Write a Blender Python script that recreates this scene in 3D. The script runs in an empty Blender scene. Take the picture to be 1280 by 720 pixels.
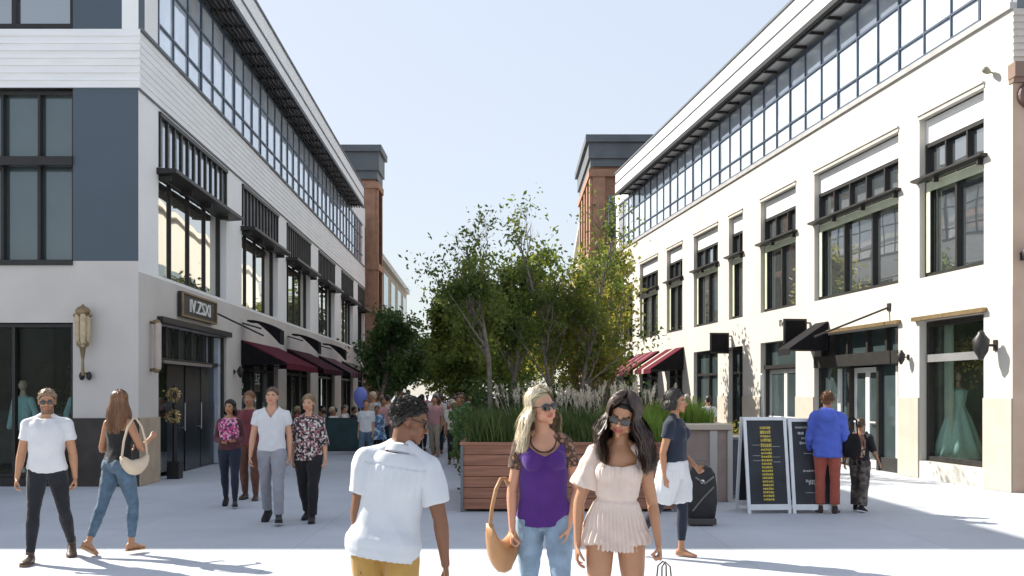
import bpy, bmesh, math, random
import numpy as np
from mathutils import Vector, Matrix, noise

random.seed(7); rng = np.random.default_rng(7)
SC = bpy.context.scene
COL = SC.collection
R = math.radians

# ------------------------------------------------------------------ camera, sky, sun, exposure
cam = bpy.data.cameras.new('camera'); co = bpy.data.objects.new('camera', cam); COL.objects.link(co)
co.location = (0, 0, 1.7); co.rotation_euler = (R(90), 0, 0)
cam.sensor_width = 36; cam.lens = 33.75; cam.shift_y = 132/1280; cam.clip_end = 3000; cam.clip_start = .1
SC.camera = co
SUN_EL = R(39.2); sx, sy = -.865, .501
world = bpy.data.worlds.new('World'); SC.world = world; world.use_nodes = True
wn = world.node_tree.nodes; wl = world.node_tree.links
bg = wn['Background']; sk = wn.new('ShaderNodeTexSky'); sk.sky_type = 'NISHITA'; sk.sun_disc = False
sk.sun_elevation = SUN_EL; sk.sun_rotation = math.atan2(sx, sy); sk.air_density = 1.0; sk.dust_density = 1.0; sk.ozone_density = 1.4
hs_ = wn.new('ShaderNodeHueSaturation'); hs_.inputs['Saturation'].default_value = .46; wl.new(sk.outputs[0], hs_.inputs['Color']); ln_ = wn.new('ShaderNodeVectorMath'); ln_.operation = 'LENGTH'; wl.new(hs_.outputs[0], ln_.inputs[0])      # hazy sky: soft shoulder so that it does not burn out
ma_ = wn.new('ShaderNodeMath'); ma_.operation = 'MULTIPLY_ADD'; wl.new(ln_.outputs['Value'], ma_.inputs[0]); ma_.inputs[1].default_value = .325; ma_.inputs[2].default_value = .52
dv_ = wn.new('ShaderNodeMath'); dv_.operation = 'DIVIDE'; dv_.inputs[0].default_value = 1.; wl.new(ma_.outputs[0], dv_.inputs[1])
sc_ = wn.new('ShaderNodeVectorMath'); sc_.operation = 'SCALE'; wl.new(hs_.outputs[0], sc_.inputs[0]); wl.new(dv_.outputs[0], sc_.inputs['Scale']); wl.new(sc_.outputs[0], bg.inputs[0]); bg.inputs[1].default_value = .15
sun = bpy.data.lights.new('sun', 'SUN'); sun.energy = 2.5; sun.angle = R(.5); sun.color = (1, .94, .84)
so = bpy.data.objects.new('sun', sun); COL.objects.link(so)
sd = Vector((sx*math.cos(SUN_EL), sy*math.cos(SUN_EL), math.sin(SUN_EL)))
so.rotation_euler = sd.to_track_quat('Z', 'Y').to_euler(); so.location = (-30, 20, 30)
SC.view_settings.view_transform = 'Standard'; SC.view_settings.look = 'None'
SC.view_settings.exposure = 1.95; SC.view_settings.gamma = 1; SC.view_settings.use_curve_mapping = False
SC.cycles.max_bounces = 7; SC.cycles.transparent_max_bounces = 16; SC.cycles.use_denoising = True

# ------------------------------------------------------------------ materials
MATS = {}
def mat(name, c, rough=.6, metal=0., var=.12, scale=3., bump=0., bscale=60., spec=.5, c2=None, stretch=None, trans=0., sheen=0.):
    if name in MATS: return MATS[name]
    m = bpy.data.materials.new(name); m.use_nodes = True; MATS[name] = m
    n, l = m.node_tree.nodes, m.node_tree.links; b = n['Principled BSDF']
    b.inputs['Roughness'].default_value = rough; b.inputs['Metallic'].default_value = metal
    b.inputs['Specular IOR Level'].default_value = spec
    if sheen: b.inputs['Sheen Weight'].default_value = sheen
    tc = n.new('ShaderNodeTexCoord'); mp = n.new('ShaderNodeMapping'); l.new(tc.outputs['Object'], mp.inputs[0])
    if stretch: mp.inputs['Scale'].default_value = stretch
    nz = n.new('ShaderNodeTexNoise'); nz.inputs['Scale'].default_value = scale; nz.inputs['Detail'].default_value = 6
    l.new(mp.outputs[0], nz.inputs[0])
    rp = n.new('ShaderNodeMapRange'); rp.inputs[1].default_value = .3; rp.inputs[2].default_value = .7
    l.new(nz.outputs[0], rp.inputs[0])
    mx = n.new('ShaderNodeMix'); mx.data_type = 'RGBA'
    a = [max(0, v*(1-var)) for v in c]; d = [min(1, v*(1+var)) for v in c] if c2 is None else c2
    mx.inputs[6].default_value = (*a, 1); mx.inputs[7].default_value = (*d, 1)
    l.new(rp.outputs[0], mx.inputs[0]); l.new(mx.outputs[2], b.inputs['Base Color'])
    if bump:
        n2 = n.new('ShaderNodeTexNoise'); n2.inputs['Scale'].default_value = bscale; n2.inputs['Detail'].default_value = 4
        l.new(mp.outputs[0], n2.inputs[0])
        bp = n.new('ShaderNodeBump'); bp.inputs['Strength'].default_value = bump; bp.inputs['Distance'].default_value = .02
        l.new(n2.outputs[0], bp.inputs['Height']); l.new(bp.outputs[0], b.inputs['Normal'])
    if trans:
        out = n['Material Output']; t = n.new('ShaderNodeBsdfTranslucent'); ms = n.new('ShaderNodeMixShader')
        l.new(mx.outputs[2], t.inputs[0]); ms.inputs[0].default_value = trans
        l.new(b.outputs[0], ms.inputs[1]); l.new(t.outputs[0], ms.inputs[2]); l.new(ms.outputs[0], out.inputs[0])
    return m

def glass(name, base, tint, k, ior=1.5, clear=0., wave=.15):
    """window glass: clear share (see-through) or opaque dark backing, under a mirror-like reflection"""
    if name in MATS: return MATS[name]
    m = bpy.data.materials.new(name); m.use_nodes = True; MATS[name] = m
    n, l = m.node_tree.nodes, m.node_tree.links; b = n['Principled BSDF']; out = n['Material Output']
    b.inputs['Roughness'].default_value = .5
    tc = n.new('ShaderNodeTexCoord')
    nb = n.new('ShaderNodeTexNoise'); nb.inputs['Scale'].default_value = .9; nb.inputs['Detail'].default_value = 3; l.new(tc.outputs['Object'], nb.inputs[0])
    mx = n.new('ShaderNodeMix'); mx.data_type = 'RGBA'
    mx.inputs[6].default_value = (*[v*.4 for v in base], 1); mx.inputs[7].default_value = (*[v*1.7 for v in base], 1)
    l.new(nb.outputs[0], mx.inputs[0]); l.new(mx.outputs[2], b.inputs['Base Color'])
    nz = n.new('ShaderNodeTexNoise'); nz.inputs['Scale'].default_value = .7; nz.inputs['Detail'].default_value = 1; l.new(tc.outputs['Object'], nz.inputs[0])
    bp = n.new('ShaderNodeBump'); bp.inputs['Strength'].default_value = wave; bp.inputs['Distance'].default_value = .03; l.new(nz.outputs[0], bp.inputs['Height'])
    g = n.new('ShaderNodeBsdfGlossy'); g.inputs['Color'].default_value = (*tint, 1); g.inputs['Roughness'].default_value = .015; l.new(bp.outputs[0], g.inputs['Normal'])
    fr = n.new('ShaderNodeLayerWeight'); fr.inputs[0].default_value = .5      # Schlick: k + (1-k) facing^5
    pw = n.new('ShaderNodeMath'); pw.operation = 'POWER'; l.new(fr.outputs['Facing'], pw.inputs[0]); pw.inputs[1].default_value = 4.
    ad = n.new('ShaderNodeMapRange'); l.new(pw.outputs[0], ad.inputs[0]); ad.inputs[3].default_value = k+.03; ad.inputs[4].default_value = 1.
    ms = n.new('ShaderNodeMixShader'); l.new(ad.outputs[0], ms.inputs[0]); l.new(g.outputs[0], ms.inputs[2])
    if clear:
        t = n.new('ShaderNodeBsdfTransparent'); t.inputs[0].default_value = (.85, .9, .88, 1); m2 = n.new('ShaderNodeMixShader'); m2.inputs[0].default_value = clear
        l.new(b.outputs[0], m2.inputs[1]); l.new(t.outputs[0], m2.inputs[2]); l.new(m2.outputs[0], ms.inputs[1])
    else: l.new(b.outputs[0], ms.inputs[1])
    l.new(ms.outputs[0], out.inputs[0]); return m

def brick_mat(name, c1, c2, mortar, scale=4.3):
    m = bpy.data.materials.new(name); m.use_nodes = True; MATS[name] = m
    n, l = m.node_tree.nodes, m.node_tree.links; b = n['Principled BSDF']; b.inputs['Roughness'].default_value = .85
    tc = n.new('ShaderNodeTexCoord'); sp = n.new('ShaderNodeSeparateXYZ'); l.new(tc.outputs['Object'], sp.inputs[0])
    ad = n.new('ShaderNodeMath'); l.new(sp.outputs[0], ad.inputs[0]); l.new(sp.outputs[1], ad.inputs[1])
    cb = n.new('ShaderNodeCombineXYZ'); l.new(ad.outputs[0], cb.inputs[0]); l.new(sp.outputs[2], cb.inputs[1])
    br = n.new('ShaderNodeTexBrick'); l.new(cb.outputs[0], br.inputs[0]); br.inputs['Scale'].default_value = scale
    br.inputs['Color1'].default_value = (*c1, 1); br.inputs['Color2'].default_value = (*c2, 1); br.inputs['Mortar'].default_value = (*mortar, 1)
    br.inputs['Mortar Size'].default_value = .016
    nz = n.new('ShaderNodeTexNoise'); nz.inputs['Scale'].default_value = 1.3; nz.inputs['Detail'].default_value = 8; l.new(tc.outputs['Object'], nz.inputs[0])
    mx = n.new('ShaderNodeMix'); mx.data_type = 'RGBA'; mx.blend_type = 'MULTIPLY'; mx.inputs[0].default_value = .5
    l.new(br.outputs[0], mx.inputs[6]); l.new(nz.outputs[0], mx.inputs[7]); 
    hs = n.new('ShaderNodeHueSaturation'); hs.inputs['Value'].default_value = 1.35; l.new(mx.outputs[2], hs.inputs['Color']); l.new(hs.outputs[0], b.inputs['Base Color'])
    return m

M = dict(
 white=mat('white_render', (.82,.815,.80), .75, var=.04, scale=.9, bump=.05, bscale=90),
 siding=mat('painted_siding', (.80,.795,.78), .6, var=.05, scale=1.2, stretch=(1,1,6)),
 stone=mat('warm_grey_render', (.57,.53,.49), .8, var=.06, scale=1.1, bump=.08, bscale=80),
 cream=mat('cream_render', (.53,.503,.456), .8, var=.07, scale=.8, stretch=(1,1,.35), bump=.06, bscale=80),
 blue=mat('blue_grey_panel', (.064,.088,.112), .55, var=.06, scale=.7),
 black=mat('black_metal', (.022,.020,.019), .45, var=.2, scale=6, spec=.4),
 mull=mat('slate_mullion', (.055,.08,.12), .4, var=.1, scale=4),
 dstone=mat('dark_plinth_stone', (.042,.034,.030), .75, var=.35, scale=2.6, bump=.2, bscale=25),
 tan=mat('tan_plinth_side', (.42,.33,.24), .8, var=.12, scale=3, bump=.1),
 gold=mat('aged_brass', (.26,.19,.10), .45, .6, var=.2, scale=12),
 lamp=mat('amber_lamp_glass', (.72,.60,.40), .3, var=.15, scale=10, trans=.4),
 slate=mat('slate_cornice', (.12,.135,.15), .6, var=.15, scale=1.2),
 frame_w=mat('pale_door_frame', (.62,.62,.60), .4, var=.05),
 wood=mat('planter_timber', (.31,.135,.08), .55, var=.32, scale=2.2, bump=.25, bscale=30, stretch=(.6,.6,9)),
 soil=mat('planter_soil', (.04,.028,.02), .95, var=.4, scale=20),
 bark=mat('tree_bark', (.17,.145,.12), .9, var=.35, scale=14, bump=.5, bscale=30),
 bark_p=mat('pale_bark', (.30,.28,.25), .9, var=.25, scale=14, bump=.4, bscale=30),
 int_d=mat('dark_interior', (.05,.045,.04), .9, var=.5, scale=1.5),
 int_f=mat('shop_floor', (.22,.17,.12), .6, var=.2, scale=4),
 mag=mat('magenta_canvas', (.09,.006,.019), .9, var=.15, scale=5, spec=.15),
 blackc=mat('black_canvas', (.010,.009,.011), .9, var=.3, scale=6, spec=.2),
 pinkc=mat('dusty_pink_canvas', (.20,.07,.09), .9, var=.15, scale=5),
 creamc=mat('cream_canvas', (.42,.36,.29), .8, var=.1, scale=5),
 chalk=mat('blackboard', (.018,.02,.026), .6, var=.5, scale=3),
 wframe=mat('white_sign_frame', (.72,.73,.74), .5, var=.06, scale=8),
 yel=mat('yellow_print', (.52,.40,.05), .6, var=.25, scale=12),
 pgrey=mat('pale_grey_print', (.45,.46,.44), .6, var=.25, scale=12),
 white_l=mat('white_lettering', (.8,.79,.75), .5, var=.03),
 grey_l=mat('grey_lettering', (.33,.32,.31), .5, var=.1),
 steel=mat('brushed_steel', (.4,.4,.4), .35, .8, var=.1, scale=9),
 teal=mat('teal_screen_panel', (.012,.045,.05), .6, var=.4, scale=2),
 tealg=mat('pale_teal_cloth', (.30,.48,.50), .85, var=.18, scale=9, stretch=(6,6,1)),
 mint=mat('mint_tulle', (.62,.84,.78), .85, var=.14, scale=9, stretch=(8,8,1), trans=.2),
 flower=mat('gilt_leaf', (.62,.45,.16), .5, var=.35, scale=30),
 skinm=mat('mannequin_skin', (.50,.36,.26), .5, var=.05),
 rock=mat('pale_rock', (.42,.36,.30), .9, var=.3, scale=8, bump=.4),
 greybox=mat('blue_grey_box_paint', (.13,.15,.18), .6, var=.25, scale=5),
)
M['gl_up'] = glass('office_glass', (.03,.04,.045), (.86,.88,.88), .38, 1.5)
M['gl_left'] = glass('warm_office_glass', (.06,.06,.055), (.95,.93,.88), .62)
M['gl_dark'] = glass('dark_window_glass', (.025,.045,.048), (.8,.88,.9), .10, 1.45)
M['gl_cw'] = glass('curtain_wall_glass', (.60,.66,.72), (.94,.97,1.0), .26, 1.55, wave=.1)
M['gl_shop'] = glass('shop_glass', (.02,.03,.03), (.9,.92,.9), -.02, 1.42, clear=.97, wave=.05)
M['brick'] = brick_mat('orange_brick', (.34,.155,.09), (.26,.115,.07), (.34,.27,.21))
M['brick_p'] = brick_mat('pale_brick', (.42,.34,.27), (.36,.28,.22), (.4,.36,.3))

def ground_mat():
    m = bpy.data.materials.new('concrete_paving'); m.use_nodes = True
    n, l = m.node_tree.nodes, m.node_tree.links; b = n['Principled BSDF']; b.inputs['Roughness'].default_value = .8
    tc = n.new('ShaderNodeTexCoord')
    br = n.new('ShaderNodeTexBrick'); br.inputs['Scale'].default_value = 1; br.offset = 0; br.inputs['Brick Width'].default_value = 2.4; br.inputs['Row Height'].default_value = 2.4
    br.inputs['Mortar Size'].default_value = .008; br.inputs['Mortar Smooth'].default_value = .3
    br.inputs['Color1'].default_value = (.50,.525,.565,1); br.inputs['Color2'].default_value = (.47,.495,.53,1); br.inputs['Mortar'].default_value = (.39,.41,.44,1)
    l.new(tc.outputs['Object'], br.inputs[0])
    n1 = n.new('ShaderNodeTexNoise'); n1.inputs['Scale'].default_value = .35; n1.inputs['Detail'].default_value = 9; n1.inputs['Roughness'].default_value = .65; l.new(tc.outputs['Object'], n1.inputs[0])
    n2 = n.new('ShaderNodeTexNoise'); n2.inputs['Scale'].default_value = 55; n2.inputs['Detail'].default_value = 3; l.new(tc.outputs['Object'], n2.inputs[0])
    r1 = n.new('ShaderNodeMapRange'); r1.inputs[1].default_value=.35; r1.inputs[2].default_value=.68; r1.inputs[3].default_value=.84; r1.inputs[4].default_value=1.06; l.new(n1.outputs[0], r1.inputs[0])
    r2 = n.new('ShaderNodeMapRange'); r2.inputs[1].default_value=.3; r2.inputs[2].default_value=.7; r2.inputs[3].default_value=.93; r2.inputs[4].default_value=1.05; l.new(n2.outputs[0], r2.inputs[0])
    mu = n.new('ShaderNodeMath'); mu.operation='MULTIPLY'; l.new(r1.outputs[0], mu.inputs[0]); l.new(r2.outputs[0], mu.inputs[1])
    vo = n.new('ShaderNodeTexVoronoi'); vo.inputs['Scale'].default_value = 1.3; vo.inputs['Randomness'].default_value = 1; l.new(tc.outputs['Object'], vo.inputs[0])
    r3 = n.new('ShaderNodeMapRange'); r3.inputs[1].default_value=.02; r3.inputs[2].default_value=.035; r3.inputs[3].default_value=.62; r3.inputs[4].default_value=1.; l.new(vo.outputs['Distance'], r3.inputs[0])   # gum spots
    m3 = n.new('ShaderNodeMath'); m3.operation='MULTIPLY'; l.new(mu.outputs[0], m3.inputs[0]); l.new(r3.outputs[0], m3.inputs[1]); mu = m3
    vs = n.new('ShaderNodeVectorMath'); vs.operation='SCALE'; l.new(br.outputs[0], vs.inputs[0]); l.new(mu.outputs[0], vs.inputs['Scale']); l.new(vs.outputs[0], b.inputs['Base Color'])
    bp = n.new('ShaderNodeBump'); bp.inputs['Strength'].default_value=.1; bp.inputs['Distance'].default_value=.01; l.new(n2.outputs[0], bp.inputs['Height']); l.new(bp.outputs[0], b.inputs['Normal'])
    return m

# ------------------------------------------------------------------ geometry collector
class G:
    def __init__(s): s.v = []; s.f = []
    def add(s, v, f):
        o = len(s.v); s.v.extend([tuple(map(float, p)) for p in v]); s.f.extend([tuple(i+o for i in q) for q in f]); return s
    BF = [(0,3,2,1),(4,5,6,7),(0,1,5,4),(1,2,6,5),(2,3,7,6),(3,0,4,7)]
    def box(s, x0,x1,y0,y1,z0,z1):
        return s.add([(x0,y0,z0),(x1,y0,z0),(x1,y1,z0),(x0,y1,z0),(x0,y0,z1),(x1,y0,z1),(x1,y1,z1),(x0,y1,z1)], s.BF)
    def wbox(s, W, t0,t1,h0,h1,o0,o1):
        return s.add([W(t,h,o) for h in (h0,h1) for t,o in ((t0,o0),(t1,o0),(t1,o1),(t0,o1))], s.BF)
    def hexa(s, p8): return s.add(p8, s.BF)
    def rings(s, rs, caps=True):
        n = len(rs[0]); o = len(s.v)
        for r in rs: s.v.extend([tuple(map(float, p)) for p in r])
        for i in range(len(rs)-1):
            for j in range(n):
                a = o+i*n+j; b = o+i*n+(j+1)%n; s.f.append((a, b, b+n, a+n))
        if caps:
            for k, rev in ((0, True), (len(rs)-1, False)):
                c = np.mean(np.array(rs[k]), 0); ci = len(s.v); s.v.append(tuple(map(float, c)))
                for j in range(n):
                    a = o+k*n+j; b = o+k*n+(j+1)%n
                    s.f.append((b, a, ci) if rev else (a, b, ci))
        return s
    def limb(s, pts, rad, seg=12, rnd=True, flat=None):
        """tube through pts with radius per point; rad items may be (ra, rb) with flat = direction of ra"""
        P = [np.array(p, float) for p in pts]; Rr = [(r, r) if np.isscalar(r) else r for r in rad]
        tan = []
        for i in range(len(P)):
            a = P[max(0,i-1)]; b = P[min(len(P)-1,i+1)]; t = b-a; tan.append(t/(np.linalg.norm(t)+1e-9))
        ref = np.array(flat if flat is not None else ((0,0,1) if abs(tan[0][2])<.8 else (0,1,0)), float)
        rs = []; prev = None
        def ring(c, t, ra, rb):
            nonlocal prev
            u = (ref if prev is None or flat is not None else prev); u = u - t*np.dot(u, t); u /= (np.linalg.norm(u)+1e-9); prev = u; w = np.cross(t, u)
            return [c + u*ra*math.cos(2*math.pi*k/seg) + w*rb*math.sin(2*math.pi*k/seg) for k in range(seg)]
        if rnd:
            for a in (80, 50, 25): rs.append(ring(P[0]-tan[0]*min(Rr[0])*math.sin(R(a)), tan[0], Rr[0][0]*math.cos(R(a)), Rr[0][1]*math.cos(R(a))))
        for i in range(len(P)): rs.append(ring(P[i], tan[i], *Rr[i]))
        if rnd:
            for a in (25, 50, 80): rs.append(ring(P[-1]+tan[-1]*min(Rr[-1])*math.sin(R(a)), tan[-1], Rr[-1][0]*math.cos(R(a)), Rr[-1][1]*math.cos(R(a))))
        return s.rings(rs)
    def ell(s, c, r, mtx=None, seg=16, rn=10):
        rs = []
        for i in range(1, rn):
            th = math.pi*i/rn; rs.append([(r[0]*math.sin(th)*math.cos(2*math.pi*k/seg), r[1]*math.sin(th)*math.sin(2*math.pi*k/seg), -r[2]*math.cos(th)) for k in range(seg)])
        out = []
        for q in rs:
            q = np.array(q)
            if mtx is not None: q = q @ np.array(mtx).T
            out.append(q+np.array(c))
        return s.rings(out)
    def tube(s, pts, r, seg=8): return s.limb(pts, [r]*len(pts), seg, rnd=False)
    def build(s, name, m, parent=None, smooth=False, bevel=0):
        me = bpy.data.meshes.new(name); me.from_pydata(s.v, [], s.f)
        for x in (m if isinstance(m, (list, tuple)) else [m]): me.materials.append(x)
        o = bpy.data.objects.new(name, me); COL.objects.link(o)
        if smooth: me.polygons.foreach_set('use_smooth', [True]*len(me.polygons))
        if bevel:
            b = o.modifiers.new('bevel', 'BEVEL'); b.width = bevel; b.segments = 2; b.limit_method = 'ANGLE'
        if parent: o.parent = parent
        return o

def empty(name, loc, label=None, cat=None, group=None, rz=0):
    o = bpy.data.objects.new(name, None); COL.objects.link(o); o.location = loc; o.rotation_euler = (0,0,rz); o.empty_display_size = .2
    tag(o, label, cat, group); return o
def tag(o, label=None, cat=None, group=None, kind=None):
    if label: o['label'] = label
    if cat: o['category'] = cat
    if group: o['group'] = group
    if kind: o['kind'] = kind
    return o
def copy_tree(o, parent=None):
    c = o.copy(); COL.objects.link(c)
    if parent: c.parent = parent
    for ch in list(o.children): copy_tree(ch, c)
    return c
def rel(o, parent):  # parent a world-space-built mesh under an empty placed elsewhere
    o.parent = parent; o.matrix_parent_inverse = Matrix.Identity(4)
    o.location = Vector(o.location) - parent.location
    return o
def text_mesh(txt, size, depth=.01):
    c = bpy.data.curves.new('t', 'FONT'); c.body = txt; c.size = size; c.extrude = depth; c.align_x = 'CENTER'; c.align_y = 'CENTER'; c.resolution_u = 3
    o = bpy.data.objects.new('t', c); COL.objects.link(o)
    me = bpy.data.meshes.new_from_object(o.evaluated_get(bpy.context.evaluated_depsgraph_get())); bpy.data.objects.remove(o)
    v = np.empty(len(me.vertices)*3); me.vertices.foreach_get('co', v); v = v.reshape(-1,3); f = [tuple(p.vertices) for p in me.polygons]
    bpy.data.meshes.remove(me); return v, f
def letters(txt, size, mapf, name, m, parent, depth=.012):
    v, f = text_mesh(txt, size, depth); g = G(); g.add([mapf(*p) for p in v], f); return g.build(name, m, parent)
# ------------------------------------------------------------------ ground
g = G(); g.add([(-300,-60,0),(300,-60,0),(300,700,0),(-300,700,0)], [(0,1,2,3)])
tag(g.build('ground', ground_mat()), kind='structure')
g = G(); g.add([(-1.75,9.2,.004),(-1.25,9.2,.004),(-2.6,40,.004),(-3.1,40,.004)], [(0,1,2,3)]); g.add([(-2.6,4.5,.004),(-1.25,9.2,.004),(-1.75,9.2,.004),(-3.2,4.5,.004)],[(0,1,2,3)])
tag(g.build('path', mat('darker_paving_band', (.41,.43,.47), .8, var=.12, scale=3, bump=.05)), kind='structure')

# ------------------------------------------------------------------ facade helpers
def plane(x0, y0, b, sgn):
    l = math.hypot(1, b); nx, ny = sgn/l, -sgn*b/l
    def W(t, h, o): return (x0+b*t+nx*o, y0+t+ny*o, h)
    return W
WL = plane(-6.845, 17.59, -.0292, 1)
WR = plane(8.58, 16.45, -.1267, -1)
def front(x0, y0, sgn):      # frontal wall: t runs away from the street, o toward the camera
    def W(t, h, o): return (x0+sgn*t, y0-o, h)
    return W
FL = front(-6.845, 17.59, -1); FR = front(8.58, 16.45, 1)

def wall(W, t0, t1, h0, h1, holes, depth=.3, o=0.):
    """wall face with rectangular openings and their reveals"""
    ts = sorted({t0, t1, *[v for q in holes for v in q[:2]]}); hs = sorted({h0, h1, *[v for q in holes for v in q[2:]]})
    ts = [t for t in ts if t0 <= t <= t1]; hs = [h for h in hs if h0 <= h <= h1]; g = G()
    inside = lambda t, h: any(a < t < b and c < h < d for a, b, c, d in holes)
    for a, b in zip(ts, ts[1:]):
        for c, d in zip(hs, hs[1:]):
            if not inside((a+b)/2, (c+d)/2): g.add([W(a,c,o),W(b,c,o),W(b,d,o),W(a,d,o)], [(0,1,2,3)])
    for a, b, c, d in holes:
        c, d = max(c,h0), min(d,h1)
        if d <= c: continue
        q = [W(a,c,o),W(b,c,o),W(b,d,o),W(a,d,o),W(a,c,o-depth),W(b,c,o-depth),W(b,d,o-depth),W(a,d,o-depth)]
        fs = [(0,3,7,4),(1,5,6,2)]
        if d < h1: fs.append((3,2,6,7))
        if c > h0: fs.append((0,4,5,1))
        g.add(q, fs)
    return g
def siding(W, t0, t1, h0, h1, o=0., n=8, lap=.03):
    g = G(); s = (h1-h0)/n
    for i in range(n):
        a = h0+i*s; g.hexa([W(t0,a,o),W(t1,a,o),W(t1,a,o+.008+lap),W(t0,a,o+.008+lap),W(t0,a+s,o),W(t1,a+s,o),W(t1,a+s,o+.008),W(t0,a+s,o+.008)])
    return g
def window(W, a, b, c, d, parent, nv, trans=None, fm='black', gl='gl_up', fr=.07, o=-.22, depth=.12, name='window', hbars=(), vtop=None):
    """frame mesh with bars, and a pane behind it"""
    g = G(); e = .004
    g.wbox(W, a+e, b-e, c+e, c+fr, o, o+depth); g.wbox(W, a+e, b-e, d-fr, d-e, o, o+depth)
    g.wbox(W, a+e, a+fr, c+fr, d-fr, o, o+depth); g.wbox(W, b-fr, b-e, c+fr, d-fr, o, o+depth)
    top = d-fr; 
    if trans: g.wbox(W, a+fr, b-fr, trans-fr*.6, trans+fr*.6, o+.002, o+depth-.003); top = trans-fr*.6
    for i in range(1, nv):
        t = a+(b-a)*i/nv; g.wbox(W, t-fr*.4, t+fr*.4, c+fr, top, o+.004, o+depth-.006)
    if trans:
        k = vtop or nv
        for i in range(1, k):
            t = a+(b-a)*i/k; g.wbox(W, t-fr*.32, t+fr*.32, trans+fr*.6, d-fr, o+.004, o+depth-.006)
    for h in hbars: g.wbox(W, a+fr, b-fr, h-.025, h+.025, o+.006, o+depth-.01)
    f = g.build(name, M[fm], parent)
    p = G(); p.wbox(W, a+.01, b-.01, c+.01, d-.01, o-.03, o+.02); p.build('pane', M[gl], f)
    return f
def shelf(W, a, b, h, parent, p=.38, th=.12):
    g = G(); g.hexa([W(a,h,-.02),W(b,h,-.02),W(b,h+.03,p),W(a,h+.03,p),W(a,h+th,-.02),W(b,h+th,-.02),W(b,h+.03+th*.6,p),W(a,h+.03+th*.6,p)])
    for t in np.arange(a+.15, b, 1.4): g.wbox(W, t, t+.05, h-.10, h-.002, -.02, p*.6)
    return g.build('window_canopy', M['black'], parent)
def curtain(W, t0, t1, parent, step=2.85, n=3):
    k = round((t1-t0)/step); s = (t1-t0)/k
    for i in range(k):
        a, b = t0+i*s, t0+(i+1)*s; g = G()
        for h, w in ((8.44,.035),(8.9,.022),(9.82,.022),(10.47,.03)): g.wbox(W, a+.05, b-.002, h-w, h+w, -.05, .010)
        g.wbox(W, a, a+.05, 8.405, 10.52, -.05, .018)
        for j in range(1, n): t = a+(b-a)*j/n; g.wbox(W, t-.017, t+.017, 8.48, 10.44, -.05, .012)
        f = g.build('window', M['mull'], parent)
        for j in range(n):
            c, d = a+(b-a)*j/n, a+(b-a)*(j+1)/n; tl = random.uniform(-.006,.006); q = G()
            q.add([W(c+.01,8.42,-.025+tl),W(d-.01,8.42,-.025-tl),W(d-.01,10.5,-.025-tl*.3),W(c+.01,10.5,-.025+tl*.6)], [(0,1,2,3)]); q.build('pane', M['gl_cw'], f)
def louvre(W, t0, t1, parent, n=5):
    g = G()
    for i in range(n): o = .06+(5-n+i)*.115; g.hexa([W(t0,10.52,o),W(t1,10.52,o),W(t1,10.53,o+.045),W(t0,10.53,o+.045),W(t0,10.57,o),W(t1,10.57,o),W(t1,10.58,o+.045),W(t0,10.58,o+.045)])
    for t in np.arange(t0+.2, t1, .95): g.wbox(W, t, t+.05, 10.53, 10.60, 0.01, .6)
    g.wbox(W, t0, t1, 10.50, 10.62, .61, .65)
    return g.build('sunshade_louvre', M['black'], parent)

# ------------------------------------------------------------------ left building
LB = empty('retail_building', (0,0,0), 'white sided retail block with blue grey corner panels, on the left side of the street', 'building')
wl_ = [(1.08,6.0),(7.5,11.9),(13.2,17.4),(19.1,23.1),(25.0,28.8),(30.6,33.2)]
lend = 33.4
up = [(a,b,4.0,7.2) for a,b in wl_]; gr = [(a,b,0.,3.08) for a,b in wl_]
wall(WL, 0, lend, 3.94, 7.3, up).build('upper_wall', M['white'], LB)
wall(WL, 0, lend, 0, 3.94, gr).build('street_wall', M['stone'], LB)
siding(WL, 0, lend, 7.3, 8.38, 0.0, lap=.012).build('siding', M['siding'], LB)
for a, b in ((0,1.05),(32.4,lend)): g = G(); g.wbox(WL, a, b, 8.382, 11.0, -.3, .0); g.build('corner_panel', M['white'], LB)
g = G(); g.wbox(WL, -.002, lend, 8.36, 8.42, 0, .06); g.wbox(WL, 0, lend, 7.26, 7.3, 0, .03); g.build('trim', M['slate'], LB)
curtain(WL, 1.05, 32.4, LB)
louvre(WL, .6, 28.0, LB)
g = G(); g.wbox(WL, 0, 28.2, 10.64, 11.5, -.4, .6); g.wbox(WL, 28.2, lend, 10.52, 11.5, -.4, .02); g.build('fascia', M['siding'], LB)
g = G(); g.wbox(WL, -.02, 28.22, 11.5, 11.56, -.5, .64); g.wbox(WL, 28.22, lend, 11.5, 11.56, -.5, .05); g.wbox(WL, -.02, 28.2, 10.98, 11.03, .6, .625); g.build('coping', M['slate'], LB)
for i, (a, b) in enumerate(wl_):
    window(WL, a, b, 4.0, 7.2, LB, 4, trans=6.05, vtop=11 if i < 2 else 8, fr=.06, gl='gl_left', depth=.07)
    shelf(WL, a-.12, b+.12, 5.95, LB)
# baluster grilles over the transoms
for i, (a, b) in enumerate(wl_):
    g = G(); n = 11
    for j in range(n+1): t = a+.06+(b-a-.12)*j/n; g.wbox(WL, t-.03, t+.03, 6.12, 7.1, -.03, .03)
    g.wbox(WL, a+.003, b-.003, 7.1, 7.19, -.05, .05)
    g.build('transom_grille', M['black'], LB)
    q = G(); q.wbox(WL, a+.02, b-.02, 6.15, 7.1, -.09, -.06); q.build('transom_panel', M['gl_cw'] if i<2 else M['siding'], LB)
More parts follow.
